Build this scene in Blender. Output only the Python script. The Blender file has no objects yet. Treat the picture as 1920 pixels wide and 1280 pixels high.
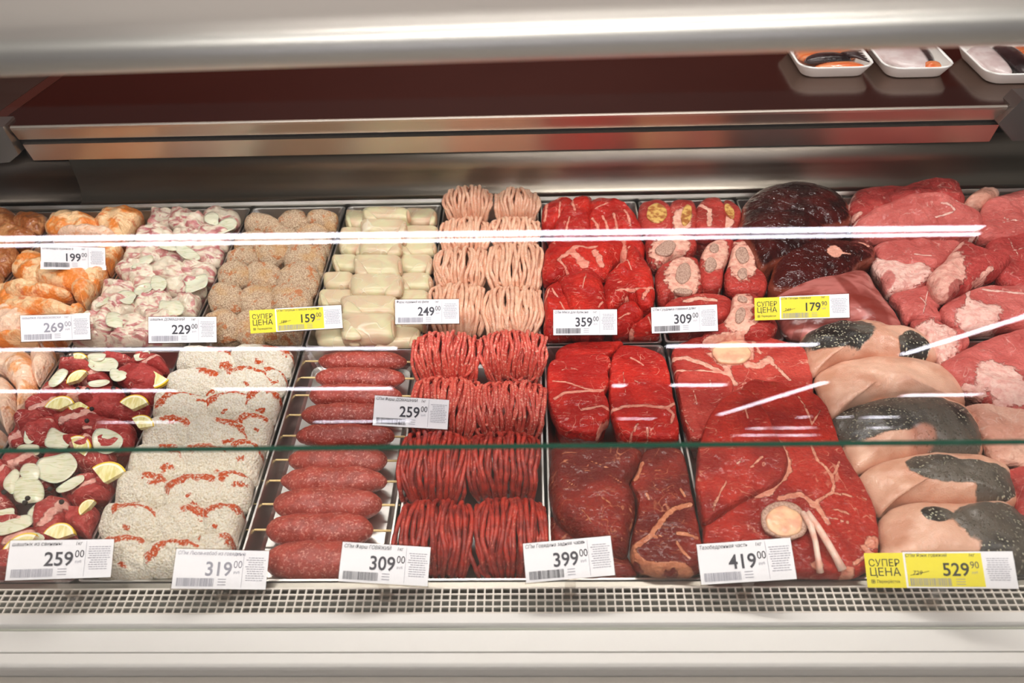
import bpy, math, random
import numpy as np
from math import pi, sin, cos, radians
from mathutils import Vector, Matrix

SC = bpy.context.scene
COL = SC.collection
# ------------------------------------------------------------------ camera
F = 1500.0
CAM = np.array([-0.01032, 0.0, 0.79814])
_p, _y, _r = 0.72773637, -0.03960337, -0.03902316
FW = np.array([sin(_y)*cos(_p), cos(_y)*cos(_p), -sin(_p)])
_rt = np.array([cos(_y), -sin(_y), 0.0])
_up = np.cross(_rt, FW)
RT = cos(_r)*_rt + sin(_r)*_up
UP = -sin(_r)*_rt + cos(_r)*_up
cd = bpy.data.cameras.new('camera'); cam = bpy.data.objects.new('camera', cd); COL.objects.link(cam)
cd.sensor_width = 36; cd.lens = F/1920*36; cd.clip_start = .02
cd.dof.use_dof = True; cd.dof.focus_distance = 1.15; cd.dof.aperture_fstop = 5.6
M = Matrix.Identity(4)
for i in range(3):
    M[i][0] = RT[i]; M[i][1] = UP[i]; M[i][2] = -FW[i]; M[i][3] = CAM[i]
cam.matrix_world = M
SC.camera = cam
# ------------------------------------------------------------------ world, exposure, big lights
w = bpy.data.worlds.new('world'); SC.world = w; w.use_nodes = True
w.node_tree.nodes['Background'].inputs[0].default_value = (1.0, .95, .90, 1)
w.node_tree.nodes['Background'].inputs[1].default_value = .10
SC.view_settings.view_transform = 'Standard'; SC.view_settings.look = 'None'
SC.view_settings.gamma = 1; SC.view_settings.exposure = 0.12; SC.view_settings.use_curve_mapping = False
SC.cycles.transparent_max_bounces = 24
SC.cycles.sample_clamp_indirect = 6

def area(name, loc, target, sx, sy, power, col):
    l = bpy.data.lights.new(name, 'AREA'); l.shape = 'RECTANGLE'; l.size = sx; l.size_y = sy
    l.energy = power; l.color = col
    o = bpy.data.objects.new(name, l); COL.objects.link(o); o.location = loc
    o.rotation_euler = (Vector(target)-Vector(loc)).to_track_quat('-Z', 'Y').to_euler()
    return o
area('store_light', (0.0, -.35, 2.85), (0, .5, 0), 3.4, .22, 62, (1, .975, .95))
area('counter_light', (0.1, 1.9, 2.8), (0, .9, 0), 3.0, .15, 52, (1, .95, .91))
area('case_lamp_light', (0.0, .51, .594), (0, .95, 0), 2.4, .03, 3.0, (1, .94, .91))

# ------------------------------------------------------------------ pixel -> world
def ray(px, py):
    return FW*F + RT*(px-960) - UP*(py-640)
def P(px, py, z=0.0):
    d = ray(px, py); return CAM + d*(z-CAM[2])/d[2]
def PY(px, py, y):
    d = ray(px, py); return CAM + d*(y-CAM[1])/d[1]
def depth(p): return float(np.dot(np.asarray(p)-CAM, FW))
def PP(px, py, c, a, b):          # on the tilted plane z = c0 + a*(x-x0) + b*(y-y0)
    d = ray(px, py); x0, y0, c0 = c
    t = (c0 + a*(CAM[0]-x0) + b*(CAM[1]-y0) - CAM[2])/(d[2]-a*d[0]-b*d[1])
    return CAM + d*t

# ------------------------------------------------------------------ objects
def tag(o, label=None, cat=None, group=None, kind=None):
    if label: o['label'] = label
    if cat: o['category'] = cat
    if group: o['group'] = group
    if kind: o['kind'] = kind
    return o
def empty(name, loc, label=None, cat=None, group=None, kind=None):
    o = bpy.data.objects.new(name, None); COL.objects.link(o); o.location = tuple(loc); o.empty_display_size = .02
    return tag(o, label, cat, group, kind)
def wloc(o):
    v = Vector(o.location)
    while o.parent: o = o.parent; v = v + Vector(o.location)
    return v
def mesh(name, V, Fc, mat, parent=None, attrs=None, smooth=True, origin=None, mi=None):
    V = np.asarray(V, dtype=float)
    if parent is not None: org = np.array(wloc(parent))
    elif origin is not None: org = np.array(origin)
    else:
        org = np.array([V[:, 0].mean(), V[:, 1].mean(), V[:, 2].min()])
    me = bpy.data.meshes.new(name)
    me.from_pydata([tuple(v) for v in (V-org)], [], [tuple(f) for f in Fc])
    for m_ in (mat if isinstance(mat, (list, tuple)) else [mat]): me.materials.append(m_)
    if smooth: me.polygons.foreach_set('use_smooth', [True]*len(me.polygons))
    if mi is not None: me.polygons.foreach_set('material_index', list(mi))
    for k, v in (attrs or {}).items():
        a = me.attributes.new(k, 'FLOAT', 'POINT'); a.data.foreach_set('value', np.asarray(v, dtype=np.float32))
    me.update()
    o = bpy.data.objects.new(name, me); COL.objects.link(o)
    if parent is not None: o.parent = parent
    else: o.location = tuple(org)
    return o
class B:                          # simple polygon collector
    def __init__(s): s.v = []; s.f = []; s.m = []
    def add(s, V, Fc, m=0):
        n = len(s.v); s.v += [tuple(map(float, v)) for v in V]; s.f += [tuple(i+n for i in f) for f in Fc]; s.m += [m]*len(Fc)
    def box(s, a, b, m=0):
        x0, y0, z0 = a; x1, y1, z1 = b
        s.add([(x0,y0,z0),(x1,y0,z0),(x1,y1,z0),(x0,y1,z0),(x0,y0,z1),(x1,y0,z1),(x1,y1,z1),(x0,y1,z1)],
              [(0,3,2,1),(4,5,6,7),(0,1,5,4),(1,2,6,5),(2,3,7,6),(3,0,4,7)], m)
    def obox(s, o, u, v, w, m=0):  # oriented box: corner o and three edges
        o, u, v, w = map(lambda q: np.asarray(q, float), (o, u, v, w))
        pts = [o, o+u, o+u+v, o+v, o+w, o+u+w, o+u+v+w, o+v+w]
        s.add(pts, [(0,3,2,1),(4,5,6,7),(0,1,5,4),(1,2,6,5),(2,3,7,6),(3,0,4,7)], m)
    def prof(s, prof, x0, x1, m=0, closed=True):   # extrude a (y,z) profile along x
        n = len(prof)
        V = [(x0, y, z) for y, z in prof]+[(x1, y, z) for y, z in prof]
        Fc = [(i, (i+1) % n, n+(i+1) % n, n+i) for i in range(n if closed else n-1)]
        if closed: Fc += [tuple(range(n))[::-1], tuple(range(n, 2*n))]
        s.add(V, Fc, m)
    def tube(s, path, rad, k=6, m=0):
        path = np.asarray(path, float); n = len(path)
        rad = np.full(n, rad) if np.isscalar(rad) else np.asarray(rad)
        T = np.gradient(path, axis=0); T /= np.linalg.norm(T, axis=1)[:, None]+1e-12
        ref = np.array([1., 0, 0]) if abs(T[:, 0]).mean() < .7 else np.array([0, 0, 1.])
        A = np.cross(T, ref); A /= np.linalg.norm(A, axis=1)[:, None]+1e-12
        Bn = np.cross(T, A)
        V = []; Fc = []
        for i in range(n):
            for j in range(k):
                a = 2*pi*j/k; V.append(path[i]+rad[i]*(cos(a)*A[i]+sin(a)*Bn[i]))
        for i in range(n-1):
            for j in range(k):
                Fc.append((i*k+j, i*k+(j+1) % k, (i+1)*k+(j+1) % k, (i+1)*k+j))
        Fc += [tuple(range(k))[::-1], tuple((n-1)*k+j for j in range(k))]
        s.add(V, Fc, m)
    def build(s, name, mat, parent=None, smooth=False, origin=None, bevel=0):
        o = mesh(name, s.v, s.f, mat, parent, None, smooth, origin, s.m)
        if bevel:
            md = o.modifiers.new('bevel', 'BEVEL'); md.width = bevel; md.segments = 2; md.limit_method = 'ANGLE'
        return o

def wav(pts, scale, seed, octs=3):          # smooth lumpy noise, about -1..1
    rs = np.random.RandomState(seed); out = np.zeros(len(pts)); amp = 1.0
    for o in range(octs):
        acc = np.zeros(len(pts))
        for i in range(5):
            k = rs.normal(size=3); k *= scale*2*pi/np.linalg.norm(k); acc += np.sin(pts@k+rs.uniform(0, 6.28))
        out += amp*acc/2.6; amp *= .5; scale *= 2.03
    return out/1.6
def crom(pts, n):                          # closed smooth outline resampled to n points
    pts = np.asarray(pts, float); m = len(pts); out = []
    for i in range(m):
        p0, p1, p2, p3 = pts[i-1], pts[i], pts[(i+1) % m], pts[(i+2) % m]
        for t in np.linspace(0, 1, 12, endpoint=False):
            out.append(.5*((2*p1)+(-p0+p2)*t+(2*p0-5*p1+4*p2-p3)*t*t+(-p0+3*p1-3*p2+p3)*t**3))
    out = np.array(out); c = np.vstack([out, out[:1]])
    s = np.r_[0, np.cumsum(np.linalg.norm(np.diff(c, axis=0), axis=1))]
    u = np.linspace(0, s[-1], n, endpoint=False)
    return np.stack([np.interp(u, s, c[:, k]) for k in range(c.shape[1])], 1)
def segdist(Q, L):
    d = np.full(len(Q), 9.0)
    for a, b in zip(L[:-1], L[1:]):
        ab = b-a; t = np.clip(((Q-a)@ab)/(ab@ab+1e-12), 0, 1)
        d = np.minimum(d, np.linalg.norm(Q-(a+t[:, None]*ab), axis=1))
    return d

FLOOR = -.028
NOSPILL = {'cutlet_grain', 'bread_crumbs', 'pork_in_mayonnaise', 'shashlik_meat', 'chicken_marinated', 'chicken_pale', 'chicken_brown', 'beef_red', 'beef_dark_red'}
W_ = .18
YF, YM0, YM1, YB = .492, .884, .889, 1.281
def slab(name, pts, z, h, mat, zb=None, e=.25, dome=.0, slope=(0, 0), parent=None, na=88, nr=20,
         amp=.0012, ns=18, edge=.0012, fat=(), blobs=(), spots=(), rim=0, seed=0, label=None, cat=None, group=None, corr=0, power=1.0):
    """a solid piece whose widest outline is seen at the given pixels: its middle plane at height z, h thick above it"""
    pts = np.asarray(pts, float)
    c0 = np.mean([P(a, b, z) for a, b in pts], axis=0)
    cc = (c0[0], c0[1], z)
    W = np.array([PP(a, b, cc, *slope) for a, b in pts])
    # the outline seen is that of the domed top: pull the far side of the middle ring in accordingly
    vd = c0-CAM; el = math.asin(-vd[2]/np.linalg.norm(vd)); y0_, y1_ = W[:, 1].min(), W[:, 1].max()
    s_ = (y1_-y0_)/2*sin(el); H_ = (h+dome*.6)*cos(el)
    x_ = e*max(4*s_*s_-H_*H_, 0)/(4*s_)+(1-e)*(s_-H_/2); kx_ = max(x_/s_, .5); oz = W[:, 2].copy()
    W[:, 1] = y0_+(W[:, 1]-y0_)*kx_; W[:, 0] += 0
    for i_ in range(len(W)):
        if W[i_, 1] > 1.277: W[i_, 2] += (W[i_, 1]-1.277)*math.tan(el); W[i_, 1] = 1.277
    if mat.name in NOSPILL:
        kq = math.floor(c0[0]/W_); W[:, 0] = np.clip(W[:, 0], kq*W_+.0045, (kq+1)*W_-.0045); W[:, 1] = np.clip(W[:, 1], (YM1 if c0[1] > YM1 else YF)+.004, (YB if c0[1] > YM1 else YM0)-.004)
    W = crom(W, na)
    area_ = np.sum(W[:, 0]*np.roll(W[:, 1], -1)-np.roll(W[:, 0], -1)*W[:, 1])
    if area_ < 0: W = W[::-1]
    C = W.mean(axis=0)
    d = np.linalg.norm(W[:, :2]-C[:2], axis=1)
    sc = (1+wav(W, 40, seed+3, 2)*edge/d.mean())
    W[:, :2] = C[:2]+(W[:, :2]-C[:2])*sc[:, None]
    ss = 1-(1-np.linspace(0, 1, nr+1))**1.35
    V = [C]; S = [0.0]
    for s in ss[1:]:
        for p in W: V.append(C+(p-C)*s); S.append(s)
    V = np.array(V); S = np.array(S)
    t = np.clip((S-(1-e))/e, 0, 1)
    hh = h*np.sqrt(np.clip(1-t**2, 0, 1))**power + dome*(1-S**2)
    nz = wav(V, ns, seed, 3)*amp
    V[:, 2] += hh + nz*np.clip((1-S)*6, 0, 1)
    if corr: V[:, 2] += corr*np.sin(V[:, 0]*260+wav(V, 12, seed+9)*2.2)*np.clip((1-S)*4, 0, 1)
    nt = len(V)
    zb_ = FLOOR+.0008 if zb is None else zb
    k_ = int(math.floor(C[0]/W_)); kx0, kx1 = k_*W_, (k_+1)*W_
    if k_ >= 3: kx0, kx1 = 3*W_, 5*W_
    ky0, ky1 = (YM1, YB) if C[1] > (YM0+YM1)/2 else (YF, YM0)
    def clampxy(x, y, i): return min(max(x, kx0+.0018+i), kx1-.0018-i), min(max(y, ky0+i), ky1-i)
    base = []
    if zb_ < 0:
        for ins, zz, i in ((.985, .0016, 0), (.95, .0012, .0036), (.93, -.003, .0048), (.88, zb_, .0145)):
            for p in W:
                v = C+(p-C)*ins; x, y = (v[0], v[1]) if not i else clampxy(v[0], v[1], i); base.append([x, y, min(zz, p[2]-.0003)])
    else:
        for q, (ins, f) in enumerate([(.985, .35), (.96, .7), (.92, .9), (.88, 1.0)]):
            for p in W:
                v = C+(p-C)*ins; zz = p[2]+(zb_-p[2])*f; base.append([v[0], v[1], min(zz, p[2]-.0004*(q+1))])
    base.append([C[0], C[1], min(zb_, C[2]-.001)])
    Fc = []
    for j in range(na): Fc.append((0, 1+j, 1+(j+1) % na))
    tot = nr+4
    for i in range(tot-1):
        for j in range(na):
            a = 1+i*na+j; b = 1+i*na+(j+1) % na
            Fc.append((a, a+na, b+na, b))
    l = 1+(tot-1)*na
    for j in range(na): Fc.append((l+(j+1) % na, l+j, l+na))
    VV = np.vstack([V, np.array(base)])
    # features
    X = VV[:, :2]; fatv = np.zeros(len(VV)); dark = np.zeros(len(VV))
    for line, wd in fat:
        L = np.array([PP(a, b, (cc[0], cc[1], z+h*.8), *slope)[:2] for a, b in line])
        sdist = segdist(X, L); wm = wd*1.1/F*(.78 if wd < 4.6 else .60)
        fatv = np.maximum(fatv, np.clip(1-.5*sdist/wm, 0, 1))
    for (bx, by, rx, ry, rot) in blobs:
        fatv = np.maximum(fatv, ell(X, bx, by, rx, ry, rot, (cc[0], cc[1], z+h*.8), slope))
    for (bx, by, rx, ry, rot) in spots:
        dark = np.maximum(dark, ell(X, bx, by, rx, ry, rot, (cc[0], cc[1], z+h*.8), slope))
    SS = np.r_[S, np.ones(4*na+1)]
    if rim: fatv = np.maximum(fatv, np.clip((SS-(1-rim))/rim*.8, 0, .8))
    o = mesh(name, VV, Fc, mat, parent, dict(fat=fatv, dark=dark, rimv=SS), True)
    if label: tag(o, label, cat, group)
    return o
def ell(X, bx, by, rx, ry, rot, c, slope):
    o = PP(bx, by, c, *slope)[:2]; r = radians(rot)
    u = PP(bx+rx*cos(r), by+rx*sin(r), c, *slope)[:2]-o; v = PP(bx-ry*sin(r), by+ry*cos(r), c, *slope)[:2]-o
    Mx = np.linalg.inv(np.array([u, v]).T); q = (X-o)@Mx.T
    return np.clip(1.5-np.linalg.norm(q, axis=1), 0, 1)
def oval(cx, cy, rx, ry, rot=0, n=12, sq=1.0, jit=.0, seed=0, pear=0):
    rs = np.random.RandomState(seed+77); out = []; r = radians(rot)
    for i in range(n):
        a = 2*pi*i/n; c, s = cos(a), sin(a)
        x = np.sign(c)*abs(c)**sq*rx; y = np.sign(s)*abs(s)**sq*ry
        if pear: y *= 1-pear*(x/rx+1)/2
        k = 1+rs.uniform(-jit, jit); x *= k; y *= k
        out.append((cx+x*cos(r)-y*sin(r), cy+x*sin(r)+y*cos(r)))
    return out

# ------------------------------------------------------------------ materials
def lin(c):
    if isinstance(c, str): c = [int(c[i:i+2], 16)/255 for i in (0, 2, 4)]
    return tuple((x/12.92 if x <= .04045 else ((x+.055)/1.055)**2.4) for x in c[:3])+(1,)
class N:
    def __init__(s, name):
        s.m = bpy.data.materials.new(name); s.m.use_nodes = True; s.t = s.m.node_tree
        s.b = s.t.nodes['Principled BSDF']; s.out = s.t.nodes['Material Output']
        tc = s.t.nodes.new('ShaderNodeTexCoord'); oi = s.t.nodes.new('ShaderNodeObjectInfo')
        ml = s.mth('MULTIPLY', oi.outputs['Random'], 7.3)
        ad = s.t.nodes.new('ShaderNodeVectorMath'); ad.operation = 'ADD'
        s.t.links.new(tc.outputs['Object'], ad.inputs[0]); s.t.links.new(ml, ad.inputs[1]); s.co = ad.outputs[0]
        s.obj = tc.outputs['Object']; s.rnd = oi.outputs['Random']
    def L(s, a, b):
        if isinstance(a, bpy.types.NodeSocket): s.t.links.new(a, b)
        else: b.default_value = a
    def mth(s, op, a, b=0.0, c=None, clamp=False):
        n = s.t.nodes.new('ShaderNodeMath'); n.operation = op; n.use_clamp = clamp; s.L(a, n.inputs[0]); s.L(b, n.inputs[1])
        if c is not None: s.L(c, n.inputs[2])
        return n.outputs[0]
    def sc(s, x, y, z, rot=(0, 0, 0)):
        n = s.t.nodes.new('ShaderNodeMapping'); s.L(s.co, n.inputs[0]); n.inputs['Scale'].default_value = (x, y, z); n.inputs['Rotation'].default_value = rot
        return n.outputs[0]
    def noise(s, scale, detail=3, rough=.55, vec=None, dist=0):
        n = s.t.nodes.new('ShaderNodeTexNoise'); s.L(vec or s.co, n.inputs['Vector']); n.inputs['Scale'].default_value = scale
        n.inputs['Detail'].default_value = detail; n.inputs['Roughness'].default_value = rough; n.inputs['Distortion'].default_value = dist
        return n.outputs[0]
    def vor(s, scale, vec=None, feat='F1', rnd=1.0):
        n = s.t.nodes.new('ShaderNodeTexVoronoi'); n.feature = feat; s.L(vec or s.co, n.inputs['Vector']); n.inputs['Scale'].default_value = scale
        n.inputs['Randomness'].default_value = rnd
        return n.outputs[0]
    def step(s, v, a, b):
        n = s.t.nodes.new('ShaderNodeMapRange'); n.interpolation_type = 'SMOOTHSTEP'; s.L(v, n.inputs[0])
        n.inputs[1].default_value = a; n.inputs[2].default_value = b; return n.outputs[0]
    def mix(s, f, a, b):
        n = s.t.nodes.new('ShaderNodeMix'); n.data_type = 'RGBA'; s.L(f, n.inputs[0])
        s.L(lin(a) if isinstance(a, str) else a, n.inputs[6]); s.L(lin(b) if isinstance(b, str) else b, n.inputs[7]); return n.outputs[2]
    def attr(s, name):
        n = s.t.nodes.new('ShaderNodeAttribute'); n.attribute_name = name; return n.outputs['Fac']
    def bump(s, h, dist=.001, st=1.0, cs=60, cdist=.0035):
        n = s.t.nodes.new('ShaderNodeBump'); n.inputs['Distance'].default_value = dist; n.inputs['Strength'].default_value = st; s.L(h, n.inputs['Height'])
        s.L(n.outputs[0], s.b.inputs['Normal'])
        k = s.t.nodes.new('ShaderNodeBump'); k.inputs['Distance'].default_value = cdist; s.L(s.noise(cs, 2, .4), k.inputs['Height']); s.L(k.outputs[0], s.b.inputs['Coat Normal'])
    def fin(s, col, rough=.4, metal=0, spec=.5, coat=0, coatr=.1, sss=0):
        s.L(lin(col) if isinstance(col, str) else col, s.b.inputs['Base Color']); s.L(rough, s.b.inputs['Roughness']); s.b.inputs['Metallic'].default_value = metal
        s.b.inputs['Specular IOR Level'].default_value = spec; s.b.inputs['Coat Weight'].default_value = coat; s.b.inputs['Coat Roughness'].default_value = coatr
        if sss:
            s.b.inputs['Subsurface Weight'].default_value = sss; s.b.inputs['Subsurface Radius'].default_value = (1, .3, .2); s.b.inputs['Subsurface Scale'].default_value = .004
        return s.m
def plain(name, col, rough=.5, metal=0, spec=.5):
    return N(name).fin(col, rough, metal, spec)
def add(n, *a):
    r = a[0]
    for x in a[1:]: r = n.mth('ADD', r, x)
    return r

def meat(name, base, dark, fatc, marb=.5, vs=28, rough=.38, fib=1.0, rot=.6, pale=None):
    n = N(name); base, dark = [tuple(x*k for x, k in zip(lin(c)[:3], (1.02, .72, .72) if 'beef' in name else (.95, .88, .90)))+(1,) for c in (base, dark)]
    big = n.step(n.noise(16, 3), .38, .64)
    col = n.mix(big, dark, base)
    fibv = n.sc(60, 260, 60, (0, 0, rot)); fn = n.noise(1.6, 3, .6, fibv, .6)
    col = n.mix(n.mth('MULTIPLY', n.step(fn, .5, .78), .13*fib), col, pale or fatc)
    # thin pale veins: ridges of a distorted noise, only here and there
    r1 = n.mth('ABSOLUTE', n.mth('SUBTRACT', n.noise(vs, 2, .5, None, 1.2), .5))
    m1 = n.mth('MULTIPLY', n.step(r1, .013, .002), n.step(n.noise(22, 2), .50, .60))
    r2 = n.mth('ABSOLUTE', n.mth('SUBTRACT', n.noise(2.2, 2, .5, n.sc(14, 60, 30, (0, 0, rot+.5)), .4), .5))
    m2 = n.mth('MULTIPLY', n.step(r2, .012, .002), n.step(n.noise(60, 2), .52, .62))
    mv = n.mth('MULTIPLY', n.mth('MAXIMUM', m1, m2), marb)
    col = n.mix(mv, col, fatc)
    gr_ = n.noise(300, 3, .65); col = n.mix(n.mth('MULTIPLY', n.step(gr_, .42, .62), .38), col, dark)
    fa = n.attr('fat'); fm = n.step(n.mth('ADD', fa, n.mth('MULTIPLY', n.mth('SUBTRACT', n.noise(95, 4, .65), .5), 1.05)), .44, .60)
    fcol = n.mix(n.step(n.noise(120, 3), .35, .7), fatc, n.mix(.45, fatc, base))
    col = n.mix(n.mth('MULTIPLY', fm, .92), col, fcol)
    da = n.step(n.mth('ADD', n.attr('dark'), n.mth('MULTIPLY', n.mth('SUBTRACT', n.noise(120, 3), .5), .4)), .4, .62)
    col = n.mix(n.mth('MULTIPLY', da, .75), col, dark)
    hgt = add(n, n.mth('MULTIPLY', fn, .35), n.mth('MULTIPLY', n.noise(220, 3), .5), n.mth('MULTIPLY', fm, .5), n.mth('MULTIPLY', n.noise(38, 3, .6), 2.0))
    n.bump(hgt, .0042, 1.0)
    return n.fin(col, n.mth('ADD', n.mth('MULTIPLY', n.noise(90, 2), .25), rough-.04), 0, .16, .16, .10, .06)

M_BEEF = meat('beef_red', 'D03424', 'A81E16', 'F2A58E', .7, 26)
M_BEEFD = meat('beef_dark_red', '8E2C1C', '621810', 'D98E68', .65, 24, .34, .8, 1.0)
M_LEG = meat('beef_leg_red', 'B83828', '8C2018', 'E8A488', .6, 22)
M_LEG2 = meat('beef_leg_pink', 'CC5A4C', 'A83A30', 'F4BCA4', .7, 24)
M_BRIS = meat('brisket_red', 'C8443A', 'A02E26', 'FBC8B0', .5, 30)
M_PORK = meat('pork_pink', 'D8766C', 'C05A52', 'F6CDBE', .45, 22, .4, .8)
M_PORKD = meat('pork_red', 'BE4A44', '98302C', 'EFB8A6', .5, 24)
M_SHASH = meat('shashlik_meat', 'C2504A', '9E3430', 'F4C0B0', .95, 34)
M_SKIN = meat('pork_rind_pale', 'F0C8B0', 'D8A088', 'FBE6D6', .3, 20, .45, .5)
def bone_m():
    n = N('bone'); col = n.mix(n.step(n.noise(500, 3), .4, .62), 'CCA894', 'A07868'); n.bump(n.noise(400, 3), .0004); return n.fin(col, .5)
M_BONE = bone_m()
def marrow_m():
    n = N('marrow'); col = n.mix(n.step(n.noise(60, 4), .4, .65), 'F2C49A', 'E8A888'); n.bump(n.noise(150, 3), .0006); return n.fin(col, .4, coat=.3)
M_MARROW = marrow_m()
def fat_m():
    n = N('white_fat'); col = n.mix(n.step(n.noise(60, 4), .4, .65), 'F6D8C6', 'EDB4A0'); n.bump(n.noise(120, 3), .001); return n.fin(col, .4, coat=.2, sss=.15)
M_FAT = fat_m()
def yellowfat_m():
    n = N('yellow_fat'); col = n.mix(n.step(n.noise(90, 4), .42, .6), 'E0B464', 'A8622C'); n.bump(n.noise(120, 3), .001); return n.fin(col, .4, coat=.2)
M_YFAT = yellowfat_m()
def mince_m(name, a, b, fat, amt=.6):
    n = N(name); col = n.mix(n.step(n.noise(70, 3), .35, .65), a, b)
    sp = n.step(n.noise(330, 2, .6), .60-.08*amt, .70)
    col = n.mix(n.mth('MULTIPLY', sp, .8), col, fat); n.bump(n.noise(420, 3), .0012, .9)
    return n.fin(col, .42, coat=.2, coatr=.25, sss=.1)
M_MIN1 = mince_m('mince_pink', 'E0604E', 'CC463A', 'FBC8B0', 1.0)
M_MIN2 = mince_m('mince_deep_red', 'BA3220', '84190F', 'DC7860', .25)
M_KEB = mince_m('kebab_mince', 'B04436', '96362A', 'DC9484', .9)
M_CHM = mince_m('chicken_mince', 'F4C4A4', 'E8AC8C', 'FBE0CC', .4)
def liver_m():
    n = N('liver_wet'); col = n.mix(n.step(n.noise(20, 4), .35, .65), '220606', '460E0A')
    fm = n.step(n.mth('ADD', n.attr('fat'), n.mth('MULTIPLY', n.mth('SUBTRACT', n.noise(150, 3), .5), .5)), .42, .56); col = n.mix(fm, col, 'E2A08A')
    rb = n.step(n.attr('rimv'), .90, .985); col = n.mix(n.mth('MULTIPLY', rb, .6), col, '9A4A34')
    n.bump(n.noise(45, 2), .004, 1.0, 75, .010); return n.fin(col, .35, 0, .08, .7, .05)
M_LIV = liver_m()
def liver2_m():
    n = N('liver_pale'); a = n.noise(2.2, 3, .55, n.sc(10, 26, 10, (0, 0, -.7)), .4)
    col = n.mix(n.step(a, .38, .66), 'C07068', '8E3A30'); col = n.mix(n.mth('MULTIPLY', n.step(n.attr('dark'), .3, .8), .8), col, '7E2C22')
    n.bump(n.noise(40, 3), .0015, .6); return n.fin(col, .3, 0, .5, .5, .18)
M_LIV2 = liver2_m()
def tongue_m():
    n = N('tongue_skin'); pink = n.mix(n.step(n.noise(24, 3), .35, .66), 'CE9478', 'E2B298')
    v = n.vor(250, n.sc(1, 1, .0)); dots = n.step(v, .16, .40)
    gr = n.mix(dots, 'D0CBB0', '2A2622'); gr = n.mix(n.step(n.noise(14, 3), .42, .6), gr, '5E564C')
    a = n.mth('ADD', n.attr('dark'), n.mth('MULTIPLY', n.mth('SUBTRACT', n.noise(45, 4), .5), .5))
    mk = n.step(a, .47, .56); col = n.mix(mk, pink, gr)
    col = n.mix(n.mth('MULTIPLY', n.step(n.attr('fat'), .3, .8), .8), col, 'C08068')
    tiny = n.vor(520)
    n.bump(add(n, n.mth('MULTIPLY', n.mth('MULTIPLY', dots, mk), -.8), n.mth('MULTIPLY', tiny, .25), n.mth('MULTIPLY', n.noise(30, 3), 1.4)), .0016, .9)
    return n.fin(col, .38, 0, .5, .3, .2, .1)
M_TON = tongue_m()
def chick_m(name, skin, spice, amt, dk):
    n = N(name); a = n.noise(26, 5, .62, None, .5); col = n.mix(n.step(a, .62-amt*.28, .70-amt*.2), skin, spice)
    col = n.mix(n.mth('MULTIPLY', n.step(n.noise(48, 4, .6), .58, .72), .75), col, dk)
    col = n.mix(n.mth('MULTIPLY', n.step(n.noise(420, 2), .68, .74), .6), col, '7A3418')
    n.bump(add(n, n.noise(60, 4), n.mth('MULTIPLY', n.vor(260), .35), n.mth('MULTIPLY', n.noise(20, 2, .5, None, 2.0), 1.4)), .003, .9)
    return n.fin(col, .33, 0, .5, .4, .15, .1)
M_CHO = chick_m('chicken_marinated', 'F8CC9A', 'EC8A3A', .62, 'CC5418')
M_CHP = chick_m('chicken_pale', 'F4CDB0', 'EBA268', .45, 'D06A34')
M_CHD = chick_m('chicken_brown', 'C88A58', 'A05A2C', .8, '84401C')
def mayo_m():
    n = N('pork_in_mayonnaise'); pk = n.mix(n.step(n.noise(40, 3), .4, .6), 'CF8C84', 'B8686A')
    a = n.noise(2.0, 4, .6, n.sc(16, 38, 22, (0, 0, .5)), 1.0); col = n.mix(n.step(a, .40, .54), pk, 'E6D8C0')
    n.bump(add(n, a, n.noise(70, 4)), .0035, .9); return n.fin(col, .35, 0, .5, .4, .15, .1)
M_MAYO = mayo_m()
def grain_m():
    n = N('cutlet_grain'); v = n.noise(520, 3, .7); col = n.mix(n.step(v, .38, .62), 'B08A6C', 'EAD2B0')
    col = n.mix(n.mth('MULTIPLY', n.step(n.noise(26, 4), .50, .68), .4), col, 'DC9C40')
    col = n.mix(n.mth('MULTIPLY', n.step(n.mth('ADD', n.noise(60, 4, .7), n.mth('MULTIPLY', n.attr('rimv'), .05)), .585, .66), .75), col, 'CC6C24')
    n.bump(add(n, v, n.mth('MULTIPLY', n.vor(300), .7)), .0022, 1.0); return n.fin(col, .6, sss=.05)
M_GRAIN = grain_m()
def crumb_m():
    n = N('bread_crumbs'); v = n.noise(420, 4, .75); col = n.mix(n.step(v, .36, .56), 'E8D6B4', 'FFF8E8')
    sp = n.mth('ADD', n.attr('fat'), n.mth('MULTIPLY', n.mth('SUBTRACT', n.noise(110, 5, .7), .5), 2.2))
    col = n.mix(n.mth('MULTIPLY', n.step(sp, .44, .66), n.step(n.noise(330, 3, .7), .34, .50)), col, 'D2500A')
    n.bump(add(n, v, n.mth('MULTIPLY', n.vor(330), .8)), .0024, 1.0); return n.fin(col, .75, sss=.05)
M_CRUMB = crumb_m()
def cabb_m():
    n = N('cabbage_leaf'); a = n.noise(22, 3, .5, None, 1.0); col = n.mix(n.step(a, .36, .66), 'D8BE9E', 'DCD4AA')
    col = n.mix(n.mth('MULTIPLY', n.step(n.attr('dark'), .2, .9), .6), col, 'C88E6E')
    r = n.mth('ABSOLUTE', n.mth('SUBTRACT', n.noise(18, 1, .5, None, .8), .5)); vn = n.step(r, .012, .0)
    col = n.mix(n.mth('MULTIPLY', vn, .5), col, 'F8F2DC'); n.bump(add(n, n.mth('MULTIPLY', vn, .6), n.noise(40, 3)), .0012, .7)
    return n.fin(col, .36, 0, .5, .25, .2, .25)
M_CAB = cabb_m()
def onion_m():
    n = N('onion_flesh'); r = n.mth('ABSOLUTE', n.mth('SUBTRACT', n.noise(2.2, 1, .5, n.sc(14, 90, 14)), .5))
    col = n.mix(n.mth('MULTIPLY', n.step(r, .05, .0), .7), 'E8E5CC', 'C8C99A'); n.bump(n.noise(60, 2), .001, .5); return n.fin(col, .25, 0, .5, .4, .1, .3)
M_ON = onion_m()
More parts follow.
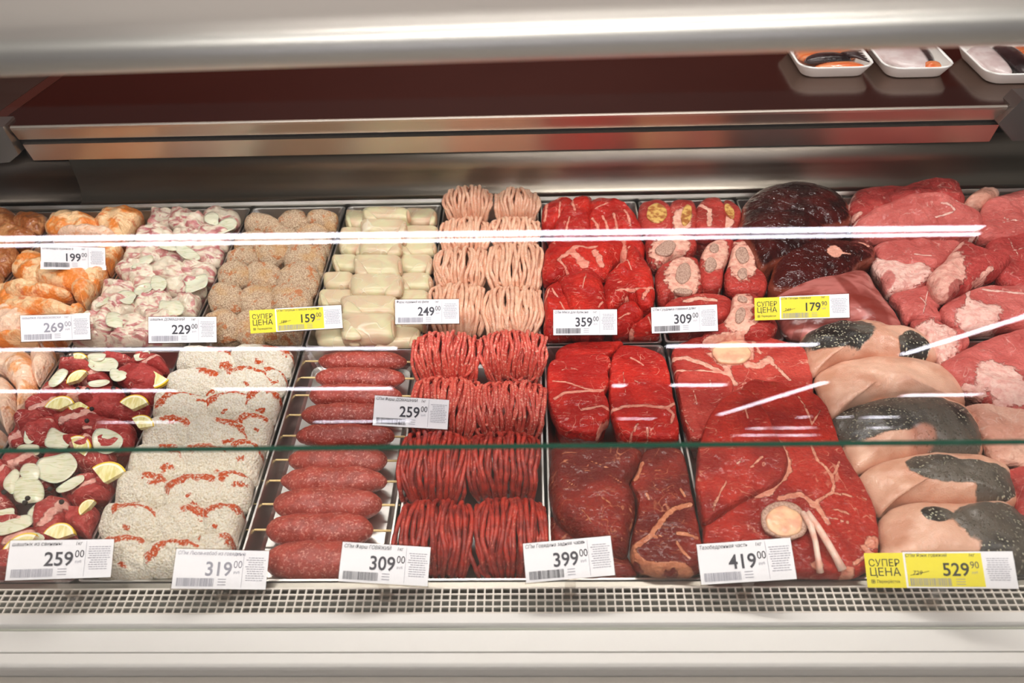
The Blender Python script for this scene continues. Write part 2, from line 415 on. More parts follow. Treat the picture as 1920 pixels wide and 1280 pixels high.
def lemon_m():
    n = N('lemon_flesh'); v = n.noise(2.0, 2, .5, n.sc(120, 30, 30)); col = n.mix(n.step(v, .35, .65), 'E6D88C', 'FAF2BC'); n.bump(v, .0012, .7); return n.fin(col, .25, 0, .5, .4, .1, .2)
M_LEM = lemon_m(); M_RIND = plain('lemon_rind', 'F2CC2C', .4); M_PITH = plain('lemon_pith', 'FBF4DC', .6)
M_PEP = plain('peppercorn', '2A211C', .6)
def steel(name, col, rough, br=0, sx=3, sz=400):
    n = N(name)
    if br:
        v = n.noise(1, 3, .6, n.sc(sx, sz, sz)); n.bump(v, .0002, br); r = n.mth('ADD', n.mth('MULTIPLY', v, .12), rough-.05)
        c = n.mix(n.mth('MULTIPLY', n.step(n.noise(5, 4), .4, .7), .25), col, tuple(x*.75 for x in lin(col)[:3])+(1,))
        return n.fin(c, r, 1.0)
    return n.fin(col, rough, 1.0)
M_ST = steel('stainless_tray', 'D6D4D0', .30)
M_WALLST = steel('stainless_wall', 'B0A698', .34, .25)
M_FASC = steel('stainless_fascia', 'C8BCB0', .38, .15)
M_TOP = steel('stainless_worktop', 'A08C82', .16, .15)
M_RAIL = plain('rail_metal', 'CFCBC3', .45, .94)
M_STRIP = steel('grey_strip', 'A8A49A', .35, .2)
M_WHITE = plain('white_enamel', 'E8E8E6', .35); M_GREY = plain('grey_enamel', 'C6BFB6', .5); M_SHADE = plain('shaded_white_enamel', 'B4B8AC', .5)
M_BLK = plain('dark_gap', '15110F', .7); M_CHAN = plain('dark_channel', '6E7068', .7)
M_GRL = plain('grille_wire', 'E2DCD2', .35)
M_CARD = plain('white_card', 'F8F8FC', .5); M_YEL = plain('yellow_card', 'F4E628', .5); M_INK = plain('ink', '3A3A44', .5); M_INK2 = plain('faded_ink', '9C9CA8', .5); M_DKINK = plain('dark_green_ink', '2C3018', .5)
M_FOAM = plain('white_foam', 'F0EDE8', .5)
M_WOOD = plain('skewer_wood', 'E8CC90', .5)
def glass_m(name, tint, extra=0.0):
    n = N(name); t = n.t; g = t.nodes.new('ShaderNodeNewGeometry'); d = t.nodes.new('ShaderNodeVectorMath'); d.operation = 'DOT_PRODUCT'
    t.links.new(g.outputs['Normal'], d.inputs[0]); t.links.new(g.outputs['Incoming'], d.inputs[1])
    c = n.mth('ABSOLUTE', d.outputs['Value']); f = n.mth('ADD', n.mth('MULTIPLY', n.mth('POWER', n.mth('SUBTRACT', 1.0, c), 5.0), .96), .04+extra)
    tr = t.nodes.new('ShaderNodeBsdfTransparent'); tr.inputs[0].default_value = lin(tint); gl = t.nodes.new('ShaderNodeBsdfGlossy'); gl.inputs['Roughness'].default_value = 0.0
    mx = t.nodes.new('ShaderNodeMixShader'); n.L(f, mx.inputs[0]); t.links.new(tr.outputs[0], mx.inputs[1]); t.links.new(gl.outputs[0], mx.inputs[2])
    t.links.new(mx.outputs[0], n.out.inputs[0]); return n.m
M_GLU = glass_m('clear_glass', 'FDFDFD'); M_GLL = glass_m('front_glass', 'F7F6F4', .0); M_FILM = glass_m('clear_plastic', 'F6F4F2', .04)
M_GEDGE = plain('green_glass_edge', '1E4A38', .15)
def emis(name, col, st):
    n = N(name); e = n.t.nodes.new('ShaderNodeEmission'); e.inputs[0].default_value = lin(col); e.inputs[1].default_value = st; n.t.links.new(e.outputs[0], n.out.inputs[0]); return n.m
M_TUBE = emis('lamp_tube', 'F4F2FF', 26)
M_TUBE2 = emis('case_lamp_tube', 'FFF4EC', 6)

# ------------------------------------------------------------------ setting
b = B(); b.box((-5, -6, -.90), (5, 3.4, -.86)); o = b.build('floor', plain('floor_tile', 'BDB5AA', .35)); tag(o, kind='structure')
b = B(); b.box((-5, 3.3, -.86), (5, 3.4, 3.2)); o = b.build('wall_back', plain('maroon_wall', '6A2A20', .6)); tag(o, kind='structure')

# ------------------------------------------------------------------ display counter
XL, XR = -1.35, 1.45
YF, YM0, YM1, YB = .492, .884, .889, 1.281
case = empty('display_counter', (0, .8, -.86), 'long refrigerated stainless meat counter with white front ledge and sloped glass', 'display counter')
def prt(bb, name, mat, smooth=False, bevel=0): return bb.build(name, mat, case, smooth, None, bevel)
zpx = lambda py, y: float(PY(960, py, y)[2])
ypx = lambda py, z: float(P(960, py, z)[1])
# front strip before the trays
b = B(); b.prof([(ypx(1100, 0)-.001, .0), (YF-.002, .0), (YF-.002, -.05), (ypx(1100, 0)-.001, -.05)], XL, XR); prt(b, 'front_strip', M_STRIP)
# air grille
g0, g1 = ypx(1150, 0), ypx(1101, 0)
b = B(); pitch = .00955
nx = int((XR-XL)/pitch)
for i in range(nx+1):
    x = XL+i*pitch; b.box((x-.0009, g0, -.002), (x+.0009, g1, .0))
for j in range(5):
    y = g1-.0008-j*(g1-g0-.0016)/4+.0002; b.box((XL, y-.0009, -.0022), (XR, y+.0009, .0003))
prt(b, 'air_grille', M_GRL)
b = B(); b.prof([(g0, -.004), (g0, -.05), (g1, -.05), (g1, -.03), (g1-.004, -.012), (g0+.01, -.022)], XL, XR); prt(b, 'air_channel', M_CHAN)
# white ledges
y1170, y1180 = ypx(1170, 0), ypx(1180, -.006)
yq = ypx(1222, -.006); yr = ypx(1252, -.008); ys = ypx(1300, -.03)
b = B(); b.prof([(g0, .001), (g0, -.05), (y1170-.002, -.05), (y1170, -.002), (y1170+.001, .001)], XL, XR); prt(b, 'ledge_bar', M_WHITE, bevel=.0008)
b = B(); b.prof([(y1170-.001, -.006), (y1180, -.010), (y1180, -.05), (y1170-.001, -.05)], XL, XR); prt(b, 'ledge_recess', M_SHADE)  # shadow band below the bar, its shade painted in as grey-green colour
b = B(); b.prof([(y1180-.0005, -.006), (y1180-.0005, -.05), (yq+.0006, -.05), (yq+.0006, -.006)], XL, XR); prt(b, 'front_ledge', M_WHITE, bevel=.0008)
b = B(); b.prof([(yq-.0006, -.006), (yq-.0006, -.05), (yr+.002, -.05), (yr+.002, -.03), (yr, -.012), (yr+.001, -.008), (yr+.004, -.0055)], XL, XR); prt(b, 'front_lip', M_WHITE, bevel=.001)
b = B(); b.prof([(yr+.001, -.03), (yr-.012, -.035), (.366, -.06), (.366, -.80), (yr+.001, -.80)], XL, XR); prt(b, 'front_panel', M_GREY)
b = B(); b.box((XL, .372, -.80), (XR, 1.8, -.055)); prt(b, 'counter_base', M_GREY)
b = B(); b.box((XL, YM0+.0012, -.05), (XR, YM1-.0012, -.008)); b.box((XL, YF-.001, -.054), (XR, YB+.002, -.045)); prt(b, 'tray_bed', M_BLK)
# back wall behind the trays
z367 = zpx(367, 1.29); z300 = zpx(300, 1.30)
b = B(); b.prof([(YB+.003, -.05), (YB+.003, .004), (1.287, z367-.0015), (1.33, z367-.0015), (1.33, -.05)], XL, XR); prt(b, 'back_flange', steel('flange_steel', 'D0CCC4', .3, .15))
prof = [(1.287, z367+.0005), (1.2935, z367+.0055), (1.299, z367+.012), (1.303, z367+.020), (1.3055, z367+.030), (1.307, z367+.045), (1.308, z300+.03), (1.34, z300+.03), (1.34, z367+.0005)]
xs = P(150, 386, .01)[0]
b = B(); b.prof(prof, xs+.001, XR); prt(b, 'back_panel', M_WALLST, True)
b = B(); b.prof(prof, XL, xs-.001); prt(b, 'end_back_panel', steel('stainless_wall_dark', '443E38', .34, .2), True)
for oo in case.children[-2:]:
    for pl in oo.data.polygons: pl.use_smooth = len(pl.vertices) == 4
# shelf fascia (two strips with a dark gap), tilted so it faces down to the meat
yf = 1.262
zb0 = zpx(284, yf+.008); zb1 = zpx(253, yf); zb2 = zpx(247, yf); zb3 = zpx(224, yf-.006)-.001; ztop = zpx(217, yf)
xa = PY(30, 260, yf)[0]; xb = PY(1876, 230, yf)[0]
b = B(); b.prof([(yf+.010, zb0), (yf+.001, zb1), (yf+.03, zb1), (yf+.03, zb0)], xa+.006, xb); prt(b, 'lower_fascia', M_FASC)
b = B(); b.prof([(yf+.006, zb2+.001), (yf-.002, ztop-.006), (yf-.0025, ztop-.002), (yf, ztop), (yf+.04, ztop-.0004), (yf+.04, zb2+.001)], xa, xb); prt(b, 'upper_fascia', M_FASC)
b = B(); b.box((xa, yf+.01, zb0), (xb, yf+.05, ztop-.004)); prt(b, 'fascia_gap', M_BLK)
b = B(); b.box((XL, yf+.002, ztop-.012), (XR, 1.95, ztop+.0004)); prt(b, 'worktop', M_TOP)
b = B(); b.box((XL, 1.345, .0), (XR, 1.95, ztop-.013)); prt(b, 'rear_cabinet', M_BLK)
# end brackets
for pts in ([(-60, 240), (5, 238), (35, 290), (18, 304), (-60, 312)], [(1918, 186), (2000, 184), (2000, 262), (1898, 264), (1872, 232)]):
    Wp = [PY(a, c, yf-.012) for a, c in pts]; n_ = len(Wp)
    V = Wp+[q+np.array([0, .04, 0]) for q in Wp]
    b = B(); b.add(V, [tuple(range(n_)), tuple(range(n_, 2*n_))[::-1]]+[(i, n_+i, n_+(i+1) % n_, (i+1) % n_) for i in range(n_)]); prt(b, 'end_bracket', steel('bracket_steel', 'A49E98', .4))
# worktop joint at the left end
q0, q1 = P(-60, 252, ztop), P(130, 118, ztop); dv = (q1-q0)/np.linalg.norm(q1-q0); nv = np.array([dv[1], -dv[0], 0])
b = B(); b.obox(q0+[0, 0, .0004], (q1-q0)*1.3, nv*.026, (0, 0, .0006)); prt(b, 'worktop_seam', plain('seam_red', '3E1A12', .4))
b = B(); b.obox(q0-nv*.25+[0, 0, .0005], (q1-q0)*1.3, nv*.25, (0, 0, .0015)); prt(b, 'end_worktop', steel('end_steel', '9A968C', .3, .2))
# glass: upright front pane and the leaning pane above it, held by the rail
yg = .36; zg = zpx(836, yg)
b = B(); b.box((XL, yg-.002, -.10), (XR, yg+.002, zg-.0006)); prt(b, 'front_glass', M_GLL)
b = B(); b.box((XL, yg-.0021, zg-.0008), (XR, yg+.0021, zg+.0002)); prt(b, 'glass_edge', M_GEDGE, bevel=.0003)
TH = radians(25.0); sl = np.array([0, sin(TH), cos(TH)]); nn = np.array([0, -cos(TH), sin(TH)])
g_o = np.array([XL, yg+.001, zg+.0018])
b = B(); b.obox(g_o, (XR-XL, 0, 0), sl*.226, -nn*.004); prt(b, 'leaning_glass', M_GLU)
# rail
rc = PY(960, 76, .47); rr = .0112
prof = [(rc[1]+.058, rc[2]+rr+.006), (rc[1]+.006, rc[2]+rr+.0006), (rc[1]+.003, rc[2]+rr+.0002)]
prof += [(rc[1]-rr*sin(radians(t_)), rc[2]+rr*cos(radians(t_))) for t_ in range(0, 181, 12)]
prof += [(rc[1]+.004, rc[2]-rr), (rc[1]+.058, rc[2]-rr+.003)]
b = B(); b.prof(prof, XL, XR); b.v = [(x, y, z+x*.0078) for x, y, z in b.v]; o = prt(b, 'canopy_rail', M_RAIL, True)
for pl in o.data.polygons: pl.use_smooth = len(pl.vertices) == 4
b = B(); b.box((-1.2, rc[1]+.020, rc[2]-rr-.006), (1.2, rc[1]+.036, rc[2]-rr-.0035)); prt(b, 'case_lamp', M_TUBE2)
b = B(); b.box((-1.22, rc[1]+.018, rc[2]-rr-.0034), (1.22, rc[1]+.038, rc[2]-rr+.001)); prt(b, 'lamp_housing', M_WHITE)

# ------------------------------------------------------------------ ceiling lamps, placed where their mirror image in the leaning glass lies
ZC = 2.75
def refl(px, py):
    d = ray(px, py); t = np.dot(g_o-CAM, nn)/np.dot(d, nn); p = CAM+d*t
    r = d-2*np.dot(d, nn)*nn; return p+r*((ZC-p[2])/r[2])
LAMPS = [(-60, 449, 1839, 428, 9, 'wide tube of the nearest row'), (-60, 461.5, 1836, 439.5, 5, 'slim tube of the nearest row'),
         (-60, 656, 744, 653, 5, 'left half of the second row'), (1250, 649, 1532, 646, 5.5, 'right piece of the second row'),
         (-60, 734, 328, 732, 4.5, 'left end of the third row'), (405, 730, 736, 728, 4.5, 'middle of the third row'), (1258, 722, 1360, 722, 4.5, 'right of the third row'), (1695, 741, 1832, 740, 4.5, 'far right of the third row'), (1150, 723, 1173, 723, 5, 'short piece in the third row'),
         (1348, 778, 1548, 716, 7, 'slanting row, nearer piece'), (1692, 665, 1990, 572, 8, 'slanting row, farther piece'),
         (590, 791, 770, 789, 3.2, 'left of the fourth row'), (1500, 782, 1512, 782, 3.5, 'short piece of the fourth row'), (1575, 782, 1590, 782, 3.5, 'second short piece of the fourth row'), (1622, 782, 1678, 782, 3.5, 'right of the fourth row'), (1457, 802, 1520, 802, 3.2, 'middle of the fifth row'), (1408, 803, 1436, 803, 3, 'left of the fifth row'),
         (1634, 802, 1662, 802, 3.2, 'right of the fifth row'), (1385, 816, 1444, 816, 3, 'left of the farthest row'), (1462, 816, 1522, 816, 3, 'right of the farthest row'), (190, 792, 330, 791, 2.5, 'far left of the fourth row'), (1160, 785, 1228, 785, 2.2, 'middle of the fourth row')]
for x0, y0, x1, y1, wd, ds in LAMPS:
    wd = wd*.8 if y0 > 600 else wd; wd = wd*.75 if y0 > 770 else wd
    a, c = refl(x0, y0), refl(x1, y1); mid0 = refl((x0+x1)/2, (y0+y1)/2-wd/2); mid1 = refl((x0+x1)/2, (y0+y1)/2+wd/2)
    u = c-a; un = u/np.linalg.norm(u); v = np.array([-un[1], un[0], 0]); wr = abs(np.dot(mid1-mid0, v))
    root = empty('ceiling_light', (a+c)/2, 'white tube ceiling light mirrored in the glass, '+ds, 'ceiling light', 'ceiling tube lights mirrored in the glass')
    b = B(); b.obox(a-v*wr/2, u, v*wr, (0, 0, .003)); b.build('light_tube', M_TUBE, root)
    b = B(); b.obox(a-v*wr*.5+[0, 0, .004], u, v*wr*1.0, (0, 0, .03)); b.build('light_housing', M_WHITE, root)

# ------------------------------------------------------------------ trays
W_ = .18
def tray(k, y0, y1, label, k2=None, floor=FLOOR):
    x0 = k*W_+.0018; x1 = ((k2 if k2 is not None else k+1))*W_-.0018
    z1, z0 = 0.0, floor; i0 = .0028; i1 = .012
    def ring(i, z, r=.01): 
        pts = []
        for cx, cy, a0 in ((x1-i-r, y1-i-r, 0), (x0+i+r, y1-i-r, 90), (x0+i+r, y0+i+r, 180), (x1-i-r, y0+i+r, 270)):
            for q in range(4): a = radians(a0+q*30); pts.append((cx+r*cos(a), cy+r*sin(a), z))
        return pts
    rings = [ring(.0006, z1-.016, .006), ring(0, z1-.001, .006), ring(.0005, z1, .006), ring(i0, z1, .006), ring(i0+.0006, z1-.001, .006), ring(i1, z0+.003, .012), ring(i1+.004, z0, .014)]
    V = [p for r in rings for p in r]; n = 16; Fc = []
    for i in range(len(rings)-1):
        for j in range(n): Fc.append((i*n+j, i*n+(j+1) % n, (i+1)*n+(j+1) % n, (i+1)*n+j))
    Fc.append(tuple((len(rings)-1)*n+j for j in range(n)))
    o = mesh('metal_tray', V, Fc, M_ST, smooth=False); tag(o, label, 'tray', 'metal trays in the meat counter'); return o
REAR = {-6: 'brown chicken at the far left', -5: 'orange marinated chicken', -4: 'pork in mayonnaise', -3: 'round mince cutlets', -2: 'cabbage rolls', -1: 'chicken mince', 0: 'beef pieces for broth', 1: 'beef brisket on the bone', 2: 'beef liver'}
for k, t_ in REAR.items(): tray(k, YM1, YB, 'stainless steel tray in the back row holding '+t_)
tray(3, YM1, YB, 'wide stainless steel tray in the back row holding pork pieces', 5)
FRNT = {-6: 'chicken legs at the far left corner', -5: 'pale chicken drumsticks', -4: 'raw shashlik with lemon and onion', -3: 'breaded cutlets with paprika', -2: 'kebabs on skewers', -1: 'red mince', 0: 'boneless beef slices', 1: 'beef leg slices with bone', 2: 'beef tongues'}
for k, t_ in FRNT.items(): tray(k, YF, YM0, 'stainless steel tray in the front row holding '+t_)
tray(3, YF, YM0, 'wide stainless steel tray in the front row holding pale pork', 5)

ORD = ['first', 'second', 'third', 'fourth', 'fifth', 'sixth', 'seventh', 'eighth', 'ninth', 'tenth']
# ------------------------------------------------------------------ mince blocks
def mince_block(name, x0, x1, ytop, ybot, mat, zt, label, group, seed, ns=13, rad=.0033, spread=.0, zf=FLOOR+.001):
    """ground meat in parallel strands that run over a rounded heap, from its back foot to its front foot"""
    rs = random.Random(seed)
    zmid = zt*.4
    cxp = (x0+x1)/2
    fr = P(cxp, ybot, max(zf+.008, -.015)); bk = P(cxp, ytop, zt-.004)
    yf_, yb_ = fr[1]-.001, bk[1]+.016
    if yb_-yf_ < .05: yb_ = yf_+.05
    lim = 1.277 if yf_ > .87 else .880
    yf_ = max(yf_, .894 if yf_ > .87 else .498)
    if yb_ > lim: yb_ = lim; zt = max(zt, float(PY(cxp, ytop, yb_-.014)[2])+.002)
    pm = P(cxp, (ytop+ybot)/2, zmid); wid = (x1-x0)*depth(pm)/F-2*rad
    xc = pm[0]; dx = (bk[0]-fr[0])/(yb_-yf_)
    b = B(); H = zt-zf
    for lay in range(3):
        m = ns if lay == 0 else ns-lay
        for i in range(m):
            u = (i+.5*(lay % 2)+.5)/m-.5 if lay else (i/(m-1))-.5
            u += rs.uniform(-.25, .25)/m
            edgef = 1-.22*abs(u*2)**3
            k = 30; path = []
            ph = rs.uniform(0, 6.28); ph2 = rs.uniform(0, 6.28); lift = rs.uniform(-.0030, .0026)
            t0 = rs.uniform(0, .05); t1 = 1-rs.uniform(0, .06)
            lean = rs.uniform(-.01, .01)
            for q in range(k):
                t = t0+(t1-t0)*q/(k-1); a = pi*t
                c = cos(a); cy_ = np.sign(c)*abs(c)**.72; sz = abs(sin(a))**.62
                hr = (1-lay*.075)*edgef
                y = (yf_+yb_)/2+(yb_-yf_)/2*cy_*(1-lay*.06)*(.94+.06*edgef)
                z = zf+rad+(H-rad)*sz*hr+lift*sin(a)
                pinch = 1-.32*(abs(2*t-1)**2.2)
                x = xc+u*wid*pinch+.0022*sin(4*a+ph)*sin(a)+.0013*sin(11*t+ph2)+lean*(t-.5)+dx*(y-(yf_+yb_)/2)*.25
                path.append((x, y, z+.0007*sin(13*t+ph)))
            rd = [rad*(1+.10*sin(9*j/k*6+ph)+rs.uniform(-.09, .09)) for j in range(k)]
            rd[0] *= .6; rd[-1] *= .6
            b.tube(path, rd, 7)
    for i in range(3):          # a few loose curled ends
        x = xc+rs.uniform(-.35, .35)*wid; y = yf_+rs.uniform(.02, .06)*(yb_-yf_); z = zf+H*rs.uniform(.35, .7)
        path = [(x+.012*sin(q*.35)*(-1)**i, y+.004*cos(q*.3), z-.0018*q+.004*sin(q*.35)) for q in range(10)]
        b.tube(path, rad*.95, 6)
    o = mesh(name, b.v, b.f, mat, None, None, True, (xc, (yf_+yb_)/2, zf)); tag(o, label, 'mince', group); return o
side = ['left', 'right']
for i, (x0, x1, yt, yb, zt) in enumerate([(833, 923, 348, 430, .040), (926, 1012, 352, 430, .038), (824, 917, 408, 490, .032), (914, 1014, 410, 478, .032),
        (811, 916, 464, 550, .030), (911, 1019, 452, 560, .032), (803, 909, 530, 634, .028), (907, 1017, 535, 640, .028)]):
    mince_block('chicken_mince_block', x0, x1, yt, yb, M_CHM, zt, 'heap of pale chicken mince strands, %s column, %s row from the back wall' % (side[i % 2], ORD[i//2]), 'chicken mince heaps', 100+i, 13, .0032)
for i, (x0, x1, yt, yb, zt, m, nm) in enumerate([(772, 902, 620, 726, .040, M_MIN1, 'pink'), (898, 1027, 618, 722, .040, M_MIN1, 'pink'), (768, 897, 706, 832, .032, M_MIN1, 'pink'), (886, 1024, 715, 828, .034, M_MIN1, 'pink'),
        (745, 878, 808, 952, .040, M_MIN2, 'dark red'), (872, 1012, 812, 942, .040, M_MIN2, 'dark red'), (738, 888, 940, 1088, .034, M_MIN2, 'dark red'), (880, 1028, 936, 1088, .034, M_MIN2, 'dark red')]):
    mince_block('mince_block', x0, x1, yt, yb, m, zt, 'heap of %s mince strands, %s column, %s row from the tray front' % (nm, side[i % 2], ORD[3-i//2]), 'red mince heaps', 120+i, 13 if i > 3 else 16, .0030 if i > 3 else .0026)

# ------------------------------------------------------------------ kebabs
KB = [(596, 765, 677, 17), (591, 760, 708, 18), (579, 754, 741, 19), (564, 744, 778, 21), (555, 741, 817, 20), (540, 728, 862, 22), (525, 727, 901, 23), (512, 717, 945, 27), (498, 701, 993, 26), (494, 700, 1050, 31)]
for i, (x0, x1, yc, hh) in enumerate(KB):
    zc = FLOOR+.021
    a, c = P(x0, yc, zc), P(x1, yc+1.5, zc); ax = (c-a); ln = np.linalg.norm(ax); ax /= ln; sd = np.array([-ax[1], ax[0], 0])
    rad = hh*depth(a)/F*1.17; rs = random.Random(i)
    root = empty('kebab_skewer', (a+c)/2-np.array([0, 0, zc-FLOOR-.001]), 'raw minced meat kebab on a wooden skewer, %s from the front of its tray' % (ORD[9-i]), 'kebab', 'kebabs on skewers in a metal tray')
    V = []; Fc = []; nr_, k = 46, 28
    for q in range(nr_+1):
        t = q/nr_; e = (1-abs(2*t-1)**(3.4+i%3*.5))**.6
        ctr = a+(c-a)*t
        for j in range(k):
            an = 2*pi*j/k; V.append(ctr+(sd*cos(an)*1.05+np.array([0, 0, 1])*sin(an)*.92)*rad*max(e, .02))
    V = np.array(V); nz = wav(V, 26, 50+i, 3)*.0014+wav(V, 120, 80+i, 2)*.0005
    cen = np.repeat(np.array([a+(c-a)*(q/nr_) for q in range(nr_+1)]), k, axis=0); dirs = V-cen; dirs /= np.linalg.norm(dirs, axis=1)[:, None]+1e-9
    V = V+dirs*nz[:, None]; V[:, 2] = np.maximum(V[:, 2], FLOOR+.0006)
    for q in range(nr_):
        for j in range(k): Fc.append((q*k+j, q*k+(j+1) % k, (q+1)*k+(j+1) % k, (q+1)*k+j))
    Fc += [tuple(range(k))[::-1], tuple(nr_*k+j for j in range(k))]
    mesh('kebab_meat', V, Fc, M_KEB, root)
    b = B(); b.tube([a-ax*.024, a-ax*.018, a, c, c+ax*.022], [.0004, .0012, .0015, .0015, .0015], 8); b.build('skewer', M_WOOD, root, True)

# ------------------------------------------------------------------ beef slices (front row)
def piece(name, pts, z, h, mat, label, cat='meat', group=None, **k): return slab(name, pts, z, h, mat, label=label, cat=cat, group=group, **k)
G = 'boneless beef slices'
piece('beef_slice', [(1040,667),(1055,649),(1095,636),(1155,632),(1168,641),(1150,668),(1100,680),(1050,685)], .002, .012, M_BEEF, 'red beef slice showing only its top edge behind the two upper steaks', group=G, seed=1, e=.2)
piece('beef_slice', [(1027,683),(1045,668),(1080,662),(1125,661),(1141,667),(1146,685),(1139,697),(1142,720),(1133,738),(1141,760),(1142,792),(1129,808),(1116,826),(1060,816),(1040,795),(1029,765),(1022,725)], .006, .013, M_BEEF,
      'bright red beef slice with two pale seams, left one of the upper pair', group=G, seed=2, e=.07, dome=.002, na=130, nr=34, fat=[([(1037,717),(1060,720),(1095,732),(1125,737)], 2.5), ([(1040,750),(1058,740),(1085,738),(1115,736),(1130,734)], 4), ([(1090,771),(1112,768),(1128,764),(1141,770)], 4), ([(1116,824),(1128,800),(1141,788)], 4), ([(1053,697),(1070,692),(1084,696)], 1.5)])
piece('beef_slice', [(1147,664),(1165,645),(1205,648),(1237,662),(1254,685),(1260,715),(1272,750),(1270,790),(1266,829),(1180,829),(1157,812),(1144,780),(1140,730),(1142,685)], .008, .013, M_BEEF,
      'bright red beef slice with one thick straight fat seam, right one of the upper pair', group=G, seed=3, e=.07, dome=.002, na=130, nr=34, fat=[([(1144,772),(1167,766),(1205,764),(1250,768),(1268,757)], 6), ([(1195,798),(1182,822)], 3), ([(1214,806),(1212,826)], 3), ([(1182,672),(1195,680),(1205,688)], 3), ([(1250,768),(1263,780),(1258,795)], 4), ([(1168,700),(1172,740)], 1.2), ([(1190,718),(1200,722)], 2)])
piece('beef_slice', [(1024,965),(1060,985),(1110,1015),(1160,1030),(1186,1058),(1184,1084),(1040,1084),(1027,1040)], -.004, .010, M_BEEFD, 'brownish red beef slice lowest in front, mostly behind the 399 price card', group=G, seed=5, e=.3)
piece('beef_slice', [(1040,830),(1130,826),(1192,834),(1200,855),(1187,892),(1178,905),(1188,932),(1190,962),(1182,1010),(1170,1044),(1115,1030),(1045,975),(1024,925),(1026,885),(1032,855)], .010, .022, M_BEEFD,
      'thick dark brownish red beef cut with flecks of fat, front left', group=G, seed=4, e=.3, dome=.003, na=120, nr=30, fat=[([(1108,870),(1140,884)], 1.5), ([(1060,905),(1075,915)], 1.5), ([(1120,935),(1145,950)], 1.6), ([(1140,895),(1165,910)], 1.2), ([(1090,960),(1110,985)], 1.2)])
piece('beef_slice', [(1198,850),(1212,838),(1265,834),(1284,862),(1298,920),(1315,972),(1317,1010),(1314,1082),(1207,1082),(1180,1042),(1184,1000),(1192,970),(1190,935),(1178,908),(1190,880)], .008, .016, M_BEEFD,
      'dark beef cut with a broad curved band of fat, front right', group=G, seed=6, e=.12, dome=.003, na=120, nr=30, fat=[([(1293,949),(1262,958),(1240,980),(1222,1005),(1197,1025),(1184,1034)], 8), ([(1188,1040),(1210,1058),(1235,1062),(1262,1058),(1312,1072)], 8), ([(1204,872),(1198,888),(1190,903)], 7), ([(1270,1004),(1290,1007),(1307,1012)], 4), ([(1268,1020),(1280,1038),(1294,1050)], 3), ([(1228,1012),(1250,1006)], 2.5), ([(1212,930),(1216,940)], 3), ([(1275,920),(1284,934)], 3)])
# leg slices with bone
G = 'beef leg slices with bone'
o = piece('beef_leg_slice', [(1257,655),(1290,634),(1330,625),(1370,622),(1420,628),(1470,640),(1507,655),(1516,685),(1521,716),(1510,760),(1400,790),(1290,790),(1270,745),(1262,700)],   .004, .012, M_LEG2,
      'beef leg slice with a big round pale bone, farthest back', group=G, seed=7, e=.06, na=120, nr=30, fat=[([(1262,674),(1285,672),(1310,682),(1345,695),(1362,705)], 9), ([(1360,690),(1372,715),(1378,722)], 10), ([(1400,686),(1425,686),(1440,676)], 15), ([(1440,676),(1460,695),(1480,715)], 6), ([(1412,640),(1425,665)], 4), ([(1265,697),(1300,696),(1350,700)], 3)], blobs=[(1371, 660, 44, 29, 0)])
def disc(name, cx, cy, rx, ry, z, mat, par, rot=0, h=.0015, seed=0):
    return slab(name, oval(cx, cy, rx, ry, rot, 14, jit=.05, seed=seed), z, h, mat, zb=z-.006, e=.3, parent=par, na=48, nr=6, amp=.0004, ns=60, seed=seed)
disc('bone', 1371, 660, 36, 22, .0195, M_MARROW, o, 3)
piece('beef_leg_slice', [(1268,700),(1320,697),(1362,704),(1372,730),(1360,780),(1345,830),(1310,835),(1290,828),(1275,770)], .008, .012, M_LEG2, 'pinkish beef leg slice against the left tray wall', group=G, seed=8, e=.06, na=100, nr=26, fat=[([(1300,735),(1306,760)], 1.3), ([(1285,790),(1300,812)], 1.5), ([(1330,712),(1336,730)], 1.2)])
o = piece('beef_leg_slice', [(1400,708),(1435,708),(1490,720),(1530,740),(1551,775),(1567,820),(1585,860),(1606,895),(1632,945),(1642,985),(1645,1030),(1637,1060),(1600,1083),(1540,1084),(1420,1084),(1330,1082),(1314,1060),(1316,1000),(1303,930),(1320,850),(1375,740)], .008, .012, M_LEG,
      'large dark beef leg slice with a round bone and two long tendons, in front', group=G, seed=9, e=.05, dome=.005, na=150, nr=40, rim=0,
      fat=[([(1460,838),(1472,865),(1476,885),(1465,905),(1447,918),(1442,930),(1420,934)], 11), ([(1518,838),(1530,868),(1545,880),(1557,895),(1562,915),(1558,930),(1530,945),(1520,955)], 5), ([(1560,930),(1600,935),(1622,940)], 3), ([(1572,870),(1562,895)], 3), ([(1495,745),(1510,770),(1522,800)], 2.5), ([(1540,772),(1522,796)], 2), ([(1560,960),(1590,968)], 3), ([(1555,975),(1590,985)], 2), ([(1460,940),(1500,935),(1530,955),(1550,985)], 8), ([(1620,1030),(1640,1050)], 10), ([(1340,970),(1370,950),(1392,942)], 3), ([(1600,1060),(1620,1045)], 6)], blobs=[(1635, 1020, 14, 14, 0), (1590, 1072, 14, 9, 0), (1530, 1062, 12, 9, 0)])
disc('bone', 1470, 975, 45, 36, .030, M_BONE, o, 15, .0012); disc('marrow', 1470, 976, 36, 28, .0318, M_MARROW, o, 15, .0012, 3)
b = B(); zt_ = .0335
b.tube([P(1505, 960, zt_), P(1520, 985, zt_), P(1529, 1015, zt_), P(1536, 1060, zt_-.006), P(1538, 1072, zt_-.012)], [.003, .004, .0032, .0034, .004], 8); b.build('tendon', M_FAT, o, True)
b = B(); b.tube([P(1515, 960, zt_), P(1535, 990, zt_), P(1552, 1018, zt_), P(1568, 1045, zt_-.005), P(1580, 1068, zt_-.012)], [.003, .004, .0042, .0042, .005], 8); b.build('tendon', M_FAT, o, True)
